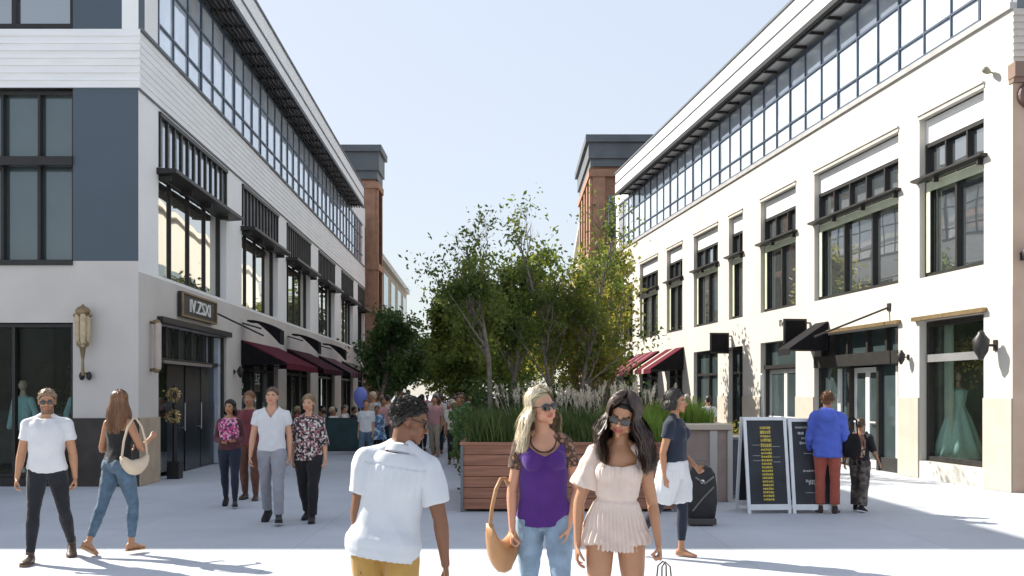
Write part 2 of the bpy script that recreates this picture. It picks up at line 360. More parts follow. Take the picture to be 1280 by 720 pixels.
# solid core, slabs
g = G(); g.add([(-22,20.9,0),WL(3.3,0,-3.0),WL(lend,0,-3.0),(-22,17.59+lend,0),(-22,20.9,11.45),WL(3.3,11.45,-3.0),WL(lend,11.45,-3.0),(-22,17.59+lend,11.45)], G.BF)
g.wbox(WL, .3, lend, 3.2, 3.9, -2.99, -.31); g.wbox(WL, .3, lend, 7.3, 8.3, -2.99, -.31); g.wbox(WL, .3, lend, 10.4, 11.45, -2.99, -.41)
g.wbox(WL, lend-.05, lend, 0, 11.4, -2.9, -.0); g.box(-22,-9.9,17.9,20.89,3.1,3.9); g.box(-22,-9.9,17.9,20.89,11.2,11.45); g.box(-9.9,-7.2,17.9,18.0,3.1,3.9); g.wbox(WL, .35, 6.2, 0, 3.19, -.42, -.36)
g.build('core', M['int_d'], LB)
# frontal face
fw = [(1.205,4.6)]
wall(FL, 0, 1.2, 4.13, 7.3, []).build('blue_pier', M['blue'], LB)
wall(FL, 4.6, 15, 4.13, 7.3, []).build('blue_pier', M['blue'], LB)
wall(FL, 0, 15, 3.0, 4.13, [], o=.001).build('stone_band', M['stone'], LB)
g = G(); g.wbox(FL, 0, 1.2, 1.25, 3.0, -.3, .001); g.wbox(FL, 4.6, 15, 1.25, 3.0, -.3, 0.001); g.build('stone_pier', M['stone'], LB)
g = G(); g.wbox(FL, -.03, 1.22, .0, 1.25, -.28, .05); g.wbox(FL, 4.58, 15, 0, 1.25, -.28, .05); g.build('plinth', M['dstone'], LB, bevel=.01)
g = G(); g.wbox(WL, -.035, 1.06, 0, 1.25, .003, .05); g.build('plinth_return', M['tan'], LB, bevel=.01)  # street side of the plinth, lighter than its front
siding(FL, -.036, 15, 7.3, 8.38).build('siding', M['siding'], LB)
g = G(); g.wbox(FL, 0, 1.2, 8.38, 11.4, -.3, 0); g.wbox(FL, 4.6, 15, 8.38, 11.4, -.3, 0); g.build('blue_pier', M['blue'], LB)
g = G(); g.wbox(FL, -.6, 15, 11.4, 11.55, -.3, 0.02); g.build('front_coping', M['slate'], LB)
wn_ = window(FL, 1.2, 4.6, 8.42, 11.39, LB, 3, fr=.09, gl='gl_up', o=-.2)
g = G(); window(FL, 1.2, 4.6, 4.1, 7.28, LB, 5, trans=5.96, vtop=5, fr=.07, gl='gl_dark', o=-.25, depth=.14)
for a, b, c in ((5.88,6.04,.05),(4.05,4.14,.04)): g = G(); g.wbox(FL, 1.2, 4.6, a, b, -.12, c); g.build('window_bar', M['black'], LB)
window(FL, 1.2, 4.6, .16, 2.99, LB, 3, fr=.07, gl='gl_shop', o=-.2, name='shop_window')
g = G(); g.wbox(FL, 1.2, 4.6, 0, .16, -.3, .03); g.build('shop_sill', M['black'], LB)
# shop interior behind the frontal window
g = G(); g.add([FL(1.2,.17,-.3),FL(4.6,.17,-.3),FL(4.6,.17,-3.1),FL(1.2,.17,-3.1)],[(0,1,2,3)]); g.build('shop_floor', M['int_f'], LB)
# entrance in the first bay
g = G(); g.wbox(WL, 1.0, 6.1, 3.08, 3.2, -.02, .12); g.build('entrance_header', M['black'], LB)
def shopfront(W, a, b, parent, top=3.06, kind=0):
    if kind == 0:
        window(W, a, b, .25, top, parent, max(2, round((b-a)/1.3)), trans=2.35, fr=.07, gl='gl_dark', o=-.24, name='shop_window')
        g = G(); g.wbox(W, a+.003, b-.003, 0, .25, -.26, -.08); g.build('stall_riser', M['dstone'], parent)
    else:
        window(W, a, b, 0.02, top, parent, 2, trans=2.4, fr=.08, gl='gl_dark', o=-.24, name='entrance_screen')
for i, (a, b) in enumerate(wl_):
    if i: shopfront(WL, a, b, LB)
e = G(); e.wbox(WL, 1.1, 1.22, 0, 3.06, -.28, -.05); e.wbox(WL, 5.85, 5.99, 0, 3.06, -.28, -.05); e.wbox(WL, 1.22, 5.85, 2.34, 2.42, -.22, -.1)
for t in (1.9, 2.7, 3.6, 4.5, 5.2): e.wbox(WL, t, t+.07, 2.42, 3.06, -.22, -.12)
e.build('entrance_frame', M['black'], LB)
for t in (2.2, 3.4, 4.55):
    d = G(); d.wbox(WL, t+.01, t+1.1, .02, 2.33, -.26, -.2); dd = d.build('door', mat('black_door', (.018,.022,.026), .25, var=.3), LB)
    h = G(); h.tube([WL(t+1.0,.9,-.14), WL(t+1.0,1.5,-.14)], .015); h.wbox(WL, t+.99,t+1.01,.95,.97,-.2,-.14); h.build('door_handle', M['steel'], dd)
e = G(); e.wbox(WL, 1.23, 5.84, 2.43, 3.05, -.27, -.25); e.build('transom_pane', M['gl_up'], LB)
e = G(); e.wbox(WL, 5.62, 5.84, 0.02, 3.04, -.2, -.1); e.build('side_panel', mat('blue_reflection_panel', (.45,.5,.57), .4), LB)  # light blue reflection put into the panel's base colour
e = G(); e.wbox(WL, 1.23, 2.19, .1, 2.33, -.25, -.2); e.build('display_pane', M['gl_shop'], LB)
e = G(); e.wbox(WL, 1.3, 4.6, 2.30, 2.36, .0, .05); e.tube([WL(1.3,2.33,-.2),WL(1.3,2.33,.05)],.02); e.build('door_rail', M['steel'], LB)

# ------------------------------------------------------------------ right building
RB = empty('retail_building', (0,0,0), 'cream rendered retail block in full sun with a glazed top floor, right side of street', 'building')
wr_ = [(.8,2.9),(3.7,7.7),(8.8,11.2),(12.6,13.8),(14.8,17.3),(18.6,20.6),(21.8,24.6),(25.8,28.0)]
rend = 29.0
holes = [(a,b,4.02,7.28) for a,b in wr_]
wall(WR, 0, rend, 3.55, 8.3, holes, depth=.3).build('upper_wall', M['cream'], RB)
wall(WR, 0, rend, 0, 3.55, [(wr_[0][0],wr_[0][1],.35,3.15)]+[(a,b,0,3.15) for a,b in wr_[1:]], depth=.3, o=.003).build('street_wall', M['cream'], RB)
for a, b in [(0,.8)]+[(p[1]+.01, q[0]-.01) for p, q in zip(wr_, wr_[1:])]:
    g = G(); g.wbox(WR, a, b, .003, 1.62, .003, .03); g.build('pier_base', mat('cream_pier_base', (.45,.395,.33), .8, var=.06, bump=.05), RB, bevel=.008)
for i,(a, b) in enumerate(wr_):
    g = G(); g.wbox(WR, a-.02, b+.03, 7.2, 7.28, -.1, .02); g.wbox(WR, a-.02, b+.03, 7.28, 7.31, -.1, .045); g.build('ledge', mat('warm_grey_ledge', (.5,.47,.42), .8), RB)  # ledge a little darker than the cream wall
for i,(a, b) in enumerate(wr_):
    q = G(); q.wbox(WR, a+.01, b-.01, 6.72, 7.19, -.22, -.14); q.build('spandrel', M['white'], RB)
    n = max(2, round((b-a)/.78))
    window(WR, a+.01, b-.01, 4.04, 6.7, RB, max(1,round((b-a)/1.3)), trans=6.0, vtop=n, fr=.07, gl='gl_up' , o=-.24)
    shelf(WR, a-.1, b+.1, 5.93, RB, p=.14, th=.07)
    q = G(); q.wbox(WR, b-.22, b-.1, 4.12, 5.92, -.11, -.09); q.wbox(WR, a+.1, b-.1, 5.74, 5.92, -.12, -.10); q.build('blind', mat('pale_blind', (.55,.58,.42), .7), RB)
g = G(); g.wbox(WR, 0, rend, 8.3, 8.41, -.1, .05); g.build('sill_band', mat('zinc_sill', (.38,.37,.36), .5), RB)
for a, b in ((0,.9),(28.4,rend)): g = G(); g.wbox(WR, a, b, 8.41, 11.0, -.3, -.01); g.build('corner_panel', M['white'], RB)
curtain(WR, .9, 28.4, RB)
louvre(WR, .3, 26.4, RB, 2)
g = G(); g.wbox(WR, -.1, 26.5, 10.64, 11.5, -.4, .6); g.wbox(WR, 26.5, rend, 10.52, 11.5, -.4, .02); g.build('fascia', M['white'], RB)
g = G(); g.wbox(WR, -.12, 26.52, 11.5, 11.56, -.5, .64); g.wbox(WR, 26.52, rend, 11.5, 11.56, -.5, .05); g.wbox(WR, -.1, 26.5, 11.05, 11.09, .6, .625); g.wbox(WR, -.1, 26.5, 10.622, 10.638, .5, .64); g.build('coping', M['slate'], RB)
g = G(); g.add([(24,16.85,0),WR(.4,0,-3.2),WR(rend-.3,0,-3.2),(24,45.45,0),(24,16.85,11.45),WR(.4,11.45,-3.2),WR(rend-.3,11.45,-3.2),(24,45.45,11.45)], [tuple(reversed(f)) for f in G.BF])
g.wbox(WR, .3, rend, 3.2, 3.9, -3.19, -.31); g.wbox(WR, .3, rend, 7.35, 8.3, -3.19, -.31); g.wbox(WR, .3, rend, 10.4, 11.45, -3.19, -.41); g.wbox(WR, rend-.05, rend, 0, 11.4, -3.1, 0)
g.build('core', M['int_d'], RB)
# frontal face (only a sliver is seen)
pk = mat('pink_brown_render', (.46,.33,.25), .8, var=.1, scale=2, bump=.1)
wall(FR, 0, 15, 0, 7.1, []).build('front_wall', pk, RB)
siding(FR, 0.003, 15, 7.35, 8.3).build('siding', mat('beige_siding', (.5,.45,.4), .7), RB)
g = G(); g.wbox(FR, -.03, 15, 7.1, 7.35, -.1, .14); g.wbox(FR, -.02, 15, 7.02, 7.1, -.1, .07); g.build('cornice', mat('oxblood_cornice', (.20,.13,.10), .7), RB)
g = G(); g.wbox(FR, .0, 15, 8.3, 11.5, -.3, -.01); g.build('dark_parapet', M['slate'], RB)
# ground floor glazing
window(WR, .82, 2.88, .36, 3.13, RB, 1, trans=None, fr=.09, gl='gl_shop', o=-.26, name='shop_window', hbars=())
g = G(); g.wbox(WR, .803, 2.897, 0, .345, -.3, -.05); g.build('stall_riser', mat('brown_riser', (.17,.13,.11), .8), RB)
g = G(); g.wbox(WR, .7, 3.05, 3.16, 3.24, .004, .10); g.wbox(WR, 3.6, 7.8, 3.16, 3.24, .004, .10); g.build('lintel_trim', M['gold'], RB)
g = G(); g.wbox(WR, .85, 2.85, 2.33, 2.48, -.20, -.12); g.build('blind_box', mat('grey_blind_box', (.2,.2,.2), .5), RB)
g = G(); g.add([WR(.85,.35,-.3),WR(2.85,.35,-.3),WR(2.85,.35,-3.1),WR(.85,.35,-3.1)],[(0,1,2,3)]); g.add([WR(.5,0.01,-.3),WR(28,0.01,-.3),WR(28,0.01,-3.1),WR(.5,0.01,-3.1)],[(0,1,2,3)]); g.build('shop_floor', M['int_f'], RB)
g = G(); g.wbox(WR, 3.6, 3.68, 0, 3.2, -3.1, -.31); g.wbox(WR, .45,.55,0,3.2,-3.1,-.31); g.build('partition', mat('shop_partition', (.35,.38,.33), .8), RB)
g = G(); g.wbox(WR, 2.6, 2.84, .4, 3.1, -.55, -.5); g.build('window_curtain', mat('pale_green_drape', (.6,.66,.55), .8), RB)
# entrance bay: transom lights, header, double door, side lights
a, b = 3.7, 7.7
g = G(); g.wbox(WR, a, b, 2.34, 2.62, -.34, .02); 
for t in (a, 4.5, 5.35, 6.3, 6.9, b-.08): g.wbox(WR, t, t+.08, 2.62, 3.14, -.3, -.18)
for t in (a, 4.75, 6.1, b-.1): g.wbox(WR, t, t+.1, 0, 2.34, -.3, -.12)
g.wbox(WR, a+.1, 4.75, 0, .3, -.28, -.16)
g.build('entrance_frame', M['black'], RB)
g = G(); g.wbox(WR, a+.02, b-.02, 2.64, 3.13, -.3, -.28); g.wbox(WR, a+.1, 4.75, .3, 2.34, -.26, -.22); g.wbox(WR, 6.2, b-.1, .05, 2.34, -.26, -.22); g.build('entrance_glazing', M['gl_dark'], RB)
def glazed_door(W, a, b, top, parent, o=-.3):
    g = G(); w = .085
    g.wbox(W, a, a+w, 0.02, top, o, o+.06); g.wbox(W, b-w, b, 0.02, top, o, o+.06); g.wbox(W, a+w, b-w, top-.12, top, o, o+.06); g.wbox(W, a+w, b-w, .02, .2, o, o+.06)
    d = g.build('door', M['frame_w'], parent)
    q = G(); q.wbox(W, a+w, b-w, .2, top-.12, o+.02, o+.035); q.build('pane', M['gl_dark'], d)
    s = 1 if (int(a*10) % 2) else 0
    h = G(); h.tube([W(a+.12,1.05,o+.12), W(b-.12,1.05,o+.12)], .018); h.tube([W(a+.14,1.05,o+.12),W(a+.14,1.05,o+.05)],.012); h.tube([W(b-.14,1.05,o+.12),W(b-.14,1.05,o+.05)],.012); h.build('door_handle', M['frame_w'], d)
glazed_door(WR, 4.86, 5.46, 2.3, RB); glazed_door(WR, 5.47, 6.09, 2.3, RB)
for a, b, c in ((4.0,4.08,.32),(6.6,6.75,.05)): q = G(); q.wbox(WR, a, b, c, 2.3, -.2, -.15); q.build('side_mullion', M['frame_w'], RB)
a, b = 8.8, 11.2
g = G(); g.wbox(WR, a, b, 2.4, 2.5, -.3, -.1); g.wbox(WR, a, a+.08, 0, 3.14, -.3, -.15); g.wbox(WR, b-.08, b, 0, 3.14, -.3, -.15); g.build('entrance_frame', M['black'], RB)
g = G(); g.wbox(WR, a+.08, b-.08, 2.5, 3.13, -.3, -.27); g.build('transom_pane', M['gl_dark'], RB)
for k in range(2): glazed_door(WR, 8.9+k*1.12, 10.0+k*1.12, 2.38, RB)
for i in (3,4,5,6,7): shopfront(WR, *wr_[i], RB, top=3.13)

# ------------------------------------------------------------------ brick towers and far buildings
def brick_tower(name, label, x0, x1, y0, y1, h, ch, side):
    e = empty(name, (0,0,0), label, 'building'); e.location = ((x0+x1)/2, y0, 0)
    def put(o): return rel(o, e)
    g = G(); g.box(x0, x1, y0, y1, 0, h-ch); put(g.build('wall', M['brick']))
    g = G(); g.box(x0-.36, x1+.36, y0-.36, y1+.36, h-.35, h); g.box(x0-.22, x1+.22, y0-.22, y1+.22, h-ch*.75, h-.35); g.box(x0-.12, x1+.12, y0-.12, y1+.12, h-ch, h-ch*.75); put(g.build('cornice', M['slate']))
    sx_ = x1 if side > 0 else x0
    g = G()   # piers and string courses in relief
    n = 4
    for i in range(n+1):
        y = y0+(y1-y0-.6)*i/n; g.box(min(sx_, sx_+side*.14), max(sx_, sx_+side*.14), y-.002, y+.6, 0, h-ch-.5)
    for z in (4.2, 8.4, h-ch-.5): g.box(min(sx_, sx_+side*.2), max(sx_, sx_+side*.2), y0-.16, y1, z, z+.35); g.box(x0, x1, y0-.16, y0, z+.002, z+.352)
    for i in range(4): x = x0+(x1-x0-.6)*i/3; g.box(x+.003, x+.603, y0-.1, y0, 0, h-ch-.5)
    put(g.build('pilaster', mat('light_brick_relief', (.38,.21,.135), .85, var=.2, scale=3, bump=.2)))
    for i in range(n):
        ya = y0+(y1-y0-.6)*i/n+.75; yb = y0+(y1-y0-.6)*(i+1)/n-.15
        for z in (5.0, 9.2):
            if z+2.4 > h-ch: continue
            q = G(); q.box(min(sx_, sx_+side*.03), max(sx_, sx_+side*.03), ya, yb, z, z+2.4)
            for k in range(1,3): yy = ya+(yb-ya)*k/3; q.box(min(sx_, sx_+side*.06), max(sx_, sx_+side*.06), yy-.03, yy+.03, z, z+2.4)
            wv = put(q.build('window', M['gl_dark']))
    for z in (5.0, 9.2):
        for i in range(3):
            xa = x0+(x1-x0-.6)*i/3+.75; xb = x0+(x1-x0-.6)*(i+1)/3-.15
            q = G(); q.box(xa, xb, y0-.02, y0+.05, z, z+2.2); put(q.build('window', M['gl_dark']))
    return e
brick_tower('brick_building', 'orange brick tower with a slate cornice past the end of the left white block', -14.5, -7.4, 52.0, 53.9, 15.1, 1.8, 1)
brick_tower('brick_building', 'sunlit orange brick building with a deep grey cornice, behind the trees past the cream block', 3.95, 13.0, 47.0, 54.6, 14.3, 1.5, -1)
def far_block(name, label, W, t0, t1, h, mtl, nwin, depth):
    e = empty(name, (0,0,0), label, 'building'); p = W((t0+t1)/2,0,0); e.location = (p[0],p[1],0)
    g = G(); g.wbox(W, t0, t1, 0, h, -depth, 0); rel(g.build('wall', mtl), e)
    g = G(); g.wbox(W, t0-.1, t1+.1, h, h+.35, -depth, .25); rel(g.build('cornice', M['cream']), e)
    s = (t1-t0)/nwin
    for i in range(nwin):
        for z in (1.0, 4.6, 7.3):
            if z+2 > h: continue
            q = G(); q.wbox(W, t0+i*s+s*.22, t0+(i+1)*s-s*.22, z, z+2.0, .0, .03); q.wbox(W, t0+i*s+s*.22-.1, t0+(i+1)*s-s*.22+.1, z-.12, z-.002, .0, .12); rel(q.build('window', M['gl_dark']), e)
far_block('brick_building', 'low pale brick block farthest down the left side of the street', WL, 37.0, 61, 9.8, M['brick_p'], 5, 12)
far_block('rendered_building', 'pale cream block beyond the sunlit brick building on the right', plane(4.3, 55.2, .04, -1), 0, 38, 12.5, M['cream'], 9, 14)

# ------------------------------------------------------------------ awnings, signs, lamps
def awning(name, W, a, b, htop, hbot, p, m, label, group, stripes=None, curve=0., base=0.02):
    loc = W((a+b)/2, 0, 0); e = empty(name, (loc[0], loc[1], hbot), label, 'awning', group)
    n = 8 if curve else 1; ms = stripes or [m]
    k = 10 if stripes else 1; th = .02
    prof = []
    for i in range(n+1):
        u = i/n; prof.append((base+(p-base)*u, htop+(hbot-htop)*(u if not curve else 1-math.sqrt(max(0,1-u*u*.95)))))
    mesh = G(); mi = []
    for s in range(k):
        c, d = a+(b-a)*s/k, a+(b-a)*(s+1)/k
        for i in range(n):
            (o0,h0),(o1,h1) = prof[i], prof[i+1]; nf = len(mesh.f)
            mesh.hexa([W(c,h0-th,o0),W(d,h0-th,o0),W(d,h1-th,o1),W(c,h1-th,o1),W(c,h0,o0),W(d,h0,o0),W(d,h1,o1),W(c,h1,o1)]); mi += [s % len(ms)]*6
        nf = len(mesh.f); mesh.hexa([W(c,hbot-.16,p-.012),W(d,hbot-.16,p-.012),W(d,hbot-.16,p),W(c,hbot-.16,p),W(c,hbot-.02,p-.012),W(d,hbot-.02,p-.012),W(d,hbot-.02,p),W(c,hbot-.02,p)]); mi += [s % len(ms)]*6
    o = mesh.build('canopy', ms); o.data.polygons.foreach_set('material_index', mi); rel(o, e)
    for t, nm in ((a,'side_flap'),(b,'side_flap')):
        q = G(); pr = [(o_,h_) for o_,h_ in prof]+[(base,hbot-.02)]
        vs = [W(t-.008,h_-.022,o_) for o_,h_ in pr]+[W(t+.008,h_-.022,o_) for o_,h_ in pr]; L = len(pr)
        fs = [tuple(range(L)), tuple(range(2*L-1,L-1,-1))]+[(i,(i+1)%L,(i+1)%L+L,i+L) for i in range(L)]
        q.add(vs, fs); rel(q.build(nm, M['blackc']), e)
    q = G()
    for t in (a+.1, (a+b)/2, b-.1): q.tube([W(t,hbot-.03,.0),W(t,hbot-.03,p-.03)],.015,6)
    q.tube([W(a,hbot-.03,p-.03),W(b,hbot-.03,p-.03)],.018,6); rel(q.build('support_arm', M['black']), e)
    return e
aw = 'fabric awnings along the left shopfronts'
awning('awning', WL, 7.4, 12.0, 3.1, 2.5, 1.2, M['mag'], 'plain magenta awning nearest on the left side, beyond the black sign board', aw)
awning('awning', WL, 13.2, 17.4, 3.15, 2.5, 1.2, M['mag'], 'magenta and black striped awning, second along the left shopfronts', aw, stripes=[M['mag'],M['blackc']])
awning('awning', WL, 19.1, 23.1, 3.15, 2.5, 1.2, M['blackc'], 'black and pink striped awning, third along the left shopfronts', aw, stripes=[M['blackc'],M['pinkc']])
awning('awning', WL, 25.0, 28.8, 3.15, 2.5, 1.2, M['blackc'], 'black awning with cream stripes, fourth along the left shopfronts near the dark tree', aw, stripes=[M['blackc'],M['creamc'],M['blackc']])
ar = 'awnings along the right shopfronts'
awning('awning', WR, 6.9, 7.6, 3.46, 2.8, 1.0, M['blackc'], 'small steep black awning beside the glazed double door on the right', ar)
awning('awning', WR, 18.4, 20.9, 3.4, 2.6, 1.25, M['mag'], 'maroon awning with cream edge stripes, nearest of the far right row', ar, stripes=[M['mag']]*4+[M['creamc']])
awning('awning', WR, 21.6, 24.8, 3.4, 2.6, 1.25, M['mag'], 'maroon awning with dusty pink stripes, middle of the far right row', ar, stripes=[M['mag'],M['mag'],M['pinkc']])
awning('awning', WR, 25.6, 28.4, 3.4, 2.6, 1.25, M['blackc'], 'plain black awning, farthest of the right row', ar)
for k in range(3):   # curved black hoods above the left awnings
    t = 7.35+k*5.8; lab = ['curved black hood sign just above the plain magenta awning','curved black hood sign above the second left awning','curved black hood sign above the third left awning'][k]
    e = empty('hood_sign', WL(t,3.2,0), lab, 'hood sign', 'curved black hoods over the left awnings')
    g = G(); rs = []
    for i in range(9):
        u = i/8; o = .18+.85*u; top = 3.62-.26*u*u; bot = 3.50-.52*u**1.5+.18*(1-u)
        bot = min(bot, top-.05); rs.append([WL(t-.02,bot,o),WL(t+.5,bot,o),WL(t+.5,top,o),WL(t-.02,top,o)])
    g.rings(rs); rel(g.build('hood', M['blackc']), e).location.z -= 0
    g = G(); g.tube([WL(t+.2,3.55,0),WL(t+.2,3.4,.5)],.02,6); rel(g.build('bracket', M['black']), e)
def rod(W, t, h0, h1, p, t1, label):
    e = empty('support_rod', W(t,h0,0), label, 'rod'); g = G(); g.tube([W(t,h0,0),W(t1,h1,p)],.022,8); rel(g.build('rod', M['black']), e)
    g = G(); g.wbox(W, t-.06,t+.06,h0-.08,h0+.08,.0,.03); rel(g.build('wall_plate', M['black']), e)
rod(WL, 4.8, 3.62, 3.1, 1.0, 5.6, 'slanting black rod running out from the wall beside the lettered sign')
rod(WR, 4.06, 3.55, 2.95, 1.3, 4.9, 'slanting black rod fixed to the cream wall above the glazed double door')
# lettered sign on the left
e = empty('shop_sign', WL(3.6,3.35,0), 'black framed sign board with white capital letters above the left entrance', 'sign')
g = G(); g.wbox(WL, 2.2, 4.75, 3.30, 3.82, .02, .10); rel(g.build('board', M['black'], bevel=.01), e)
g = G(); g.wbox(WL, 2.2, 4.75, 3.30, 3.34, .10, .13); g.wbox(WL, 2.2, 4.75, 3.78, 3.82, .10, .13); g.wbox(WL, 2.2, 2.25, 3.34, 3.78, .10,.13); g.wbox(WL, 4.70, 4.75, 3.34, 3.78, .10,.13); rel(g.build('frame', M['gold']), e)
rel(letters('IV.ZSXI', .40, lambda x,y,z: WL(3.48+x*1.25, 3.55+y, .112+z), 'lettering', M['white_l'], None), e)
# right: grey wall lettering, blade signs
for t, k in ((9.55,0),(15.1,1)):
    e = empty('wall_lettering', WR(t,3.6,0), ['small raised grey shop name on the cream wall over the pale framed doors','small raised grey shop name farther along the cream wall, beside the second blade sign'][k], 'sign', 'grey shop names on the cream wall')
    rel(letters('Tionos' if k else 'Trixa', .26, lambda x,y,z: WR(t-x*1.3, 3.62+y, .02+z), 'lettering', M['grey_l'], None), e)
for t, k in ((8.0,0),(13.6,1)):
    e = empty('blade_sign', WR(t,3.0,0), ['square black blade sign nearest, above the small black awning','square black blade sign farther along the cream wall, above the planter'][k], 'sign', 'square black blade signs on the right wall')
    g = G(); g.wbox(WR, t-.04, t+.04, 2.95, 3.6, .08, .68); rel(g.build('board', M['blackc'], bevel=.01), e)
    g = G(); g.wbox(WR, t-.05, t-.04, 2.95, 3.0, .08,.68); g.wbox(WR, t-.05, t-.04, 3.55,3.6,.08,.68); g.wbox(WR,t-.05,t-.04,3.0,3.55,.08,.12); g.wbox(WR,t-.05,t-.04,3.0,3.55,.64,.68); rel(g.build('rim', M['black']), e)
    g = G(); g.tube([WR(t,3.5,0),WR(t,3.5,.1)],.02,6); g.tube([WR(t,3.05,0),WR(t,3.05,.1)],.02,6); rel(g.build('bracket', M['black']), e)
# vertical white lettering panel on the left
e = empty('banner_sign', WL(9.0,2.0,0), 'narrow black panel with white vertical letters under the magenta awning', 'sign')
g = G(); g.wbox(WL, 8.6, 9.3, 1.75, 2.45, .02, .06); rel(g.build('board', M['black']), e)
for c, tx in enumerate(('HI','IU')):
    rel(letters(tx, .22, lambda x,y,z: WL(8.8+c*.3+y*1.2, 2.1-x*1.6, .065+z), 'lettering', M['white_l'], None), e)

def torch_lamp():
    x, y = FL(.93,0,0)[0], 17.59; e = empty('wall_lamp', (x,y,1.95), 'ornate amber glass torch lamp on a brass stem, on the grey corner pier at left', 'wall lamp')
    g = G()
    for i in range(4):
        a = i*math.pi/2+.4; dx, dy = .085*math.cos(a), .07*math.sin(a)-.2
        g.limb([(dx*.8,dy,.62),(dx,dy,.8),(dx,dy,1.15),(dx*.8,dy,1.25)],[.035,.05,.052,.03],10)
    g.build('glass_shade', M['lamp'], e, smooth=True)
    g = G(); g.limb([(0,-.2,.10),(0,-.2,.35),(0,-.2,.58),(0,-.2,.64)],[.03,.022,.055,.11],12); g.limb([(0,-.2,1.25),(0,-.2,1.3),(0,-.2,1.34)],[.13,.10,.03],14); g.tube([(0,-.2,1.1),(0,0,1.1)],.02); g.tube([(0,-.2,.12),(0,0,.12)],.02)
    for sx_ in (-1,1): g.ell((sx_*.14,-.2,1.17),(.035,.035,.035)); g.tube([(sx_*.14,-.2,1.17),(0,-.2,1.22)],.012)
    g.build('stem', M['gold'], e, smooth=True)
    g = G(); g.ell((-.06,-.1,.07),(.05,.05,.08)); g.ell((.07,-.1,.07),(.05,.05,.08)); g.build('bracket', M['black'], e, smooth=True)
torch_lamp()
def tube_sconce(W, t, h0, h1, label):
    e = empty('wall_sconce', W(t,h0,0), label, 'wall lamp', 'slim tube sconces on the left piers')
    g = G(); g.limb([W(t,h0+.1,.14),W(t,h1-.1,.14)],[.07,.07],12); rel(g.build('shade', mat('cream_tube_glass', (.62,.52,.45), .5, trans=.2), smooth=True), e)
    g = G()
    for h in (h0+.05, h1-.05): g.ell(W(t,h,.12),(.07,.07,.06)); g.tube([W(t,h,0),W(t,h,.14)],.03)
    rel(g.build('bracket', M['gold'], smooth=True), e)
tube_sconce(WL, .62, 2.1, 3.1, 'cream tube sconce beside the left entrance, at the building corner')
def box_lantern(W, t, h, label, group, big=1.):
    e = empty('wall_lantern', W(t,h,0), label, 'wall lamp', group)
    g = G(); g.limb([W(t,h-.22*big,.3*big),W(t,h-.12*big,.3*big),W(t,h+.1*big,.3*big),W(t,h+.2*big,.3*big)],[.06*big,.12*big,.15*big,.07*big],12); rel(g.build('lantern_body', M['black'], smooth=True), e)
    g = G(); g.tube([W(t,h,0),W(t,h,.3*big)],.025*big); g.wbox(W,t-.05*big,t+.05*big,h-.1*big,h+.1*big,0,.03); rel(g.build('bracket', M['black']), e)
box_lantern(WR, .45, 2.55, 'large black bell lantern on the cream pier at the right corner', None, .95)
box_lantern(WR, 3.3, 2.45, 'small black lantern on the cream pier between the dress window and the double door', 'small black lanterns on shop piers', .55)
box_lantern(WL, 6.7, 2.25, 'small black lantern on the pier left of the magenta awning', 'small black lanterns on shop piers', .55)
box_lantern(FR, .16, 4.05, 'black lantern on the pink brown end wall at the right edge', None, .7)
e = empty('wall_floodlight', WR(.55,7.35,0), 'small grey floodlight high on the cream wall at the right corner', 'floodlight')
g = G(); g.limb([WR(.55,7.4,.09),WR(.5,7.41,.17)],[.05,.06],10); g.tube([WR(.55,7.38,0),WR(.55,7.4,.1)],.015); rel(g.build('lamp_head', mat('grey_green_paint',(.22,.22,.17),.6), smooth=True), e)
e = empty('round_wall_ornament', FR(.3,6.8,0), 'dark round disc on the pink brown end wall under its cornice', 'ornament')
g = G(); g.limb([FR(.3,6.8,.0),FR(.3,6.8,.1)],[.24,.22],20,rnd=False); rel(g.build('disc', mat('dark_red_disc',(.12,.07,.06),.6), smooth=False, bevel=.02), e)
# ------------------------------------------------------------------ vegetation
def leaf_mat(name, c1, c2, tr=.35):
    m = bpy.data.materials.new(name); m.use_nodes = True; MATS[name] = m
    n, l = m.node_tree.nodes, m.node_tree.links; b = n['Principled BSDF']; b.inputs['Roughness'].default_value = .5; b.inputs['Specular IOR Level'].default_value = .35
    at = n.new('ShaderNodeAttribute'); at.attribute_name = 'tint'
    mx = n.new('ShaderNodeMix'); mx.data_type = 'RGBA'; mx.inputs[6].default_value = (*c1,1); mx.inputs[7].default_value = (*c2,1); l.new(at.outputs['Fac'], mx.inputs[0])
    l.new(mx.outputs[2], b.inputs['Base Color'])
    t = n.new('ShaderNodeBsdfTranslucent'); l.new(mx.outputs[2], t.inputs[0]); ms = n.new('ShaderNodeMixShader'); ms.inputs[0].default_value = tr
    l.new(b.outputs[0], ms.inputs[1]); l.new(t.outputs[0], ms.inputs[2]); l.new(ms.outputs[0], n['Material Output'].inputs[0]); return m
LEAF = leaf_mat('tree_leaf', (.062,.10,.018), (.21,.255,.048), .55)
LEAF_LIT = leaf_mat('sunlit_leaf', (.14,.155,.022), (.40,.36,.065), .6)  # leaf green yellowed: golden sunlight is put into the colour
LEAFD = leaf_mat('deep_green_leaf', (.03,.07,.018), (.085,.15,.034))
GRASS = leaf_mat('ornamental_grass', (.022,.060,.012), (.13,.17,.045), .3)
GRASS_LIT = leaf_mat('sunlit_grass', (.10,.19,.025), (.22,.31,.05), .4)  # lit copy of the grass, sunlight put into the blade colour
PLUME = leaf_mat('seed_plume', (.62,.54,.44), (.82,.76,.66), .45)
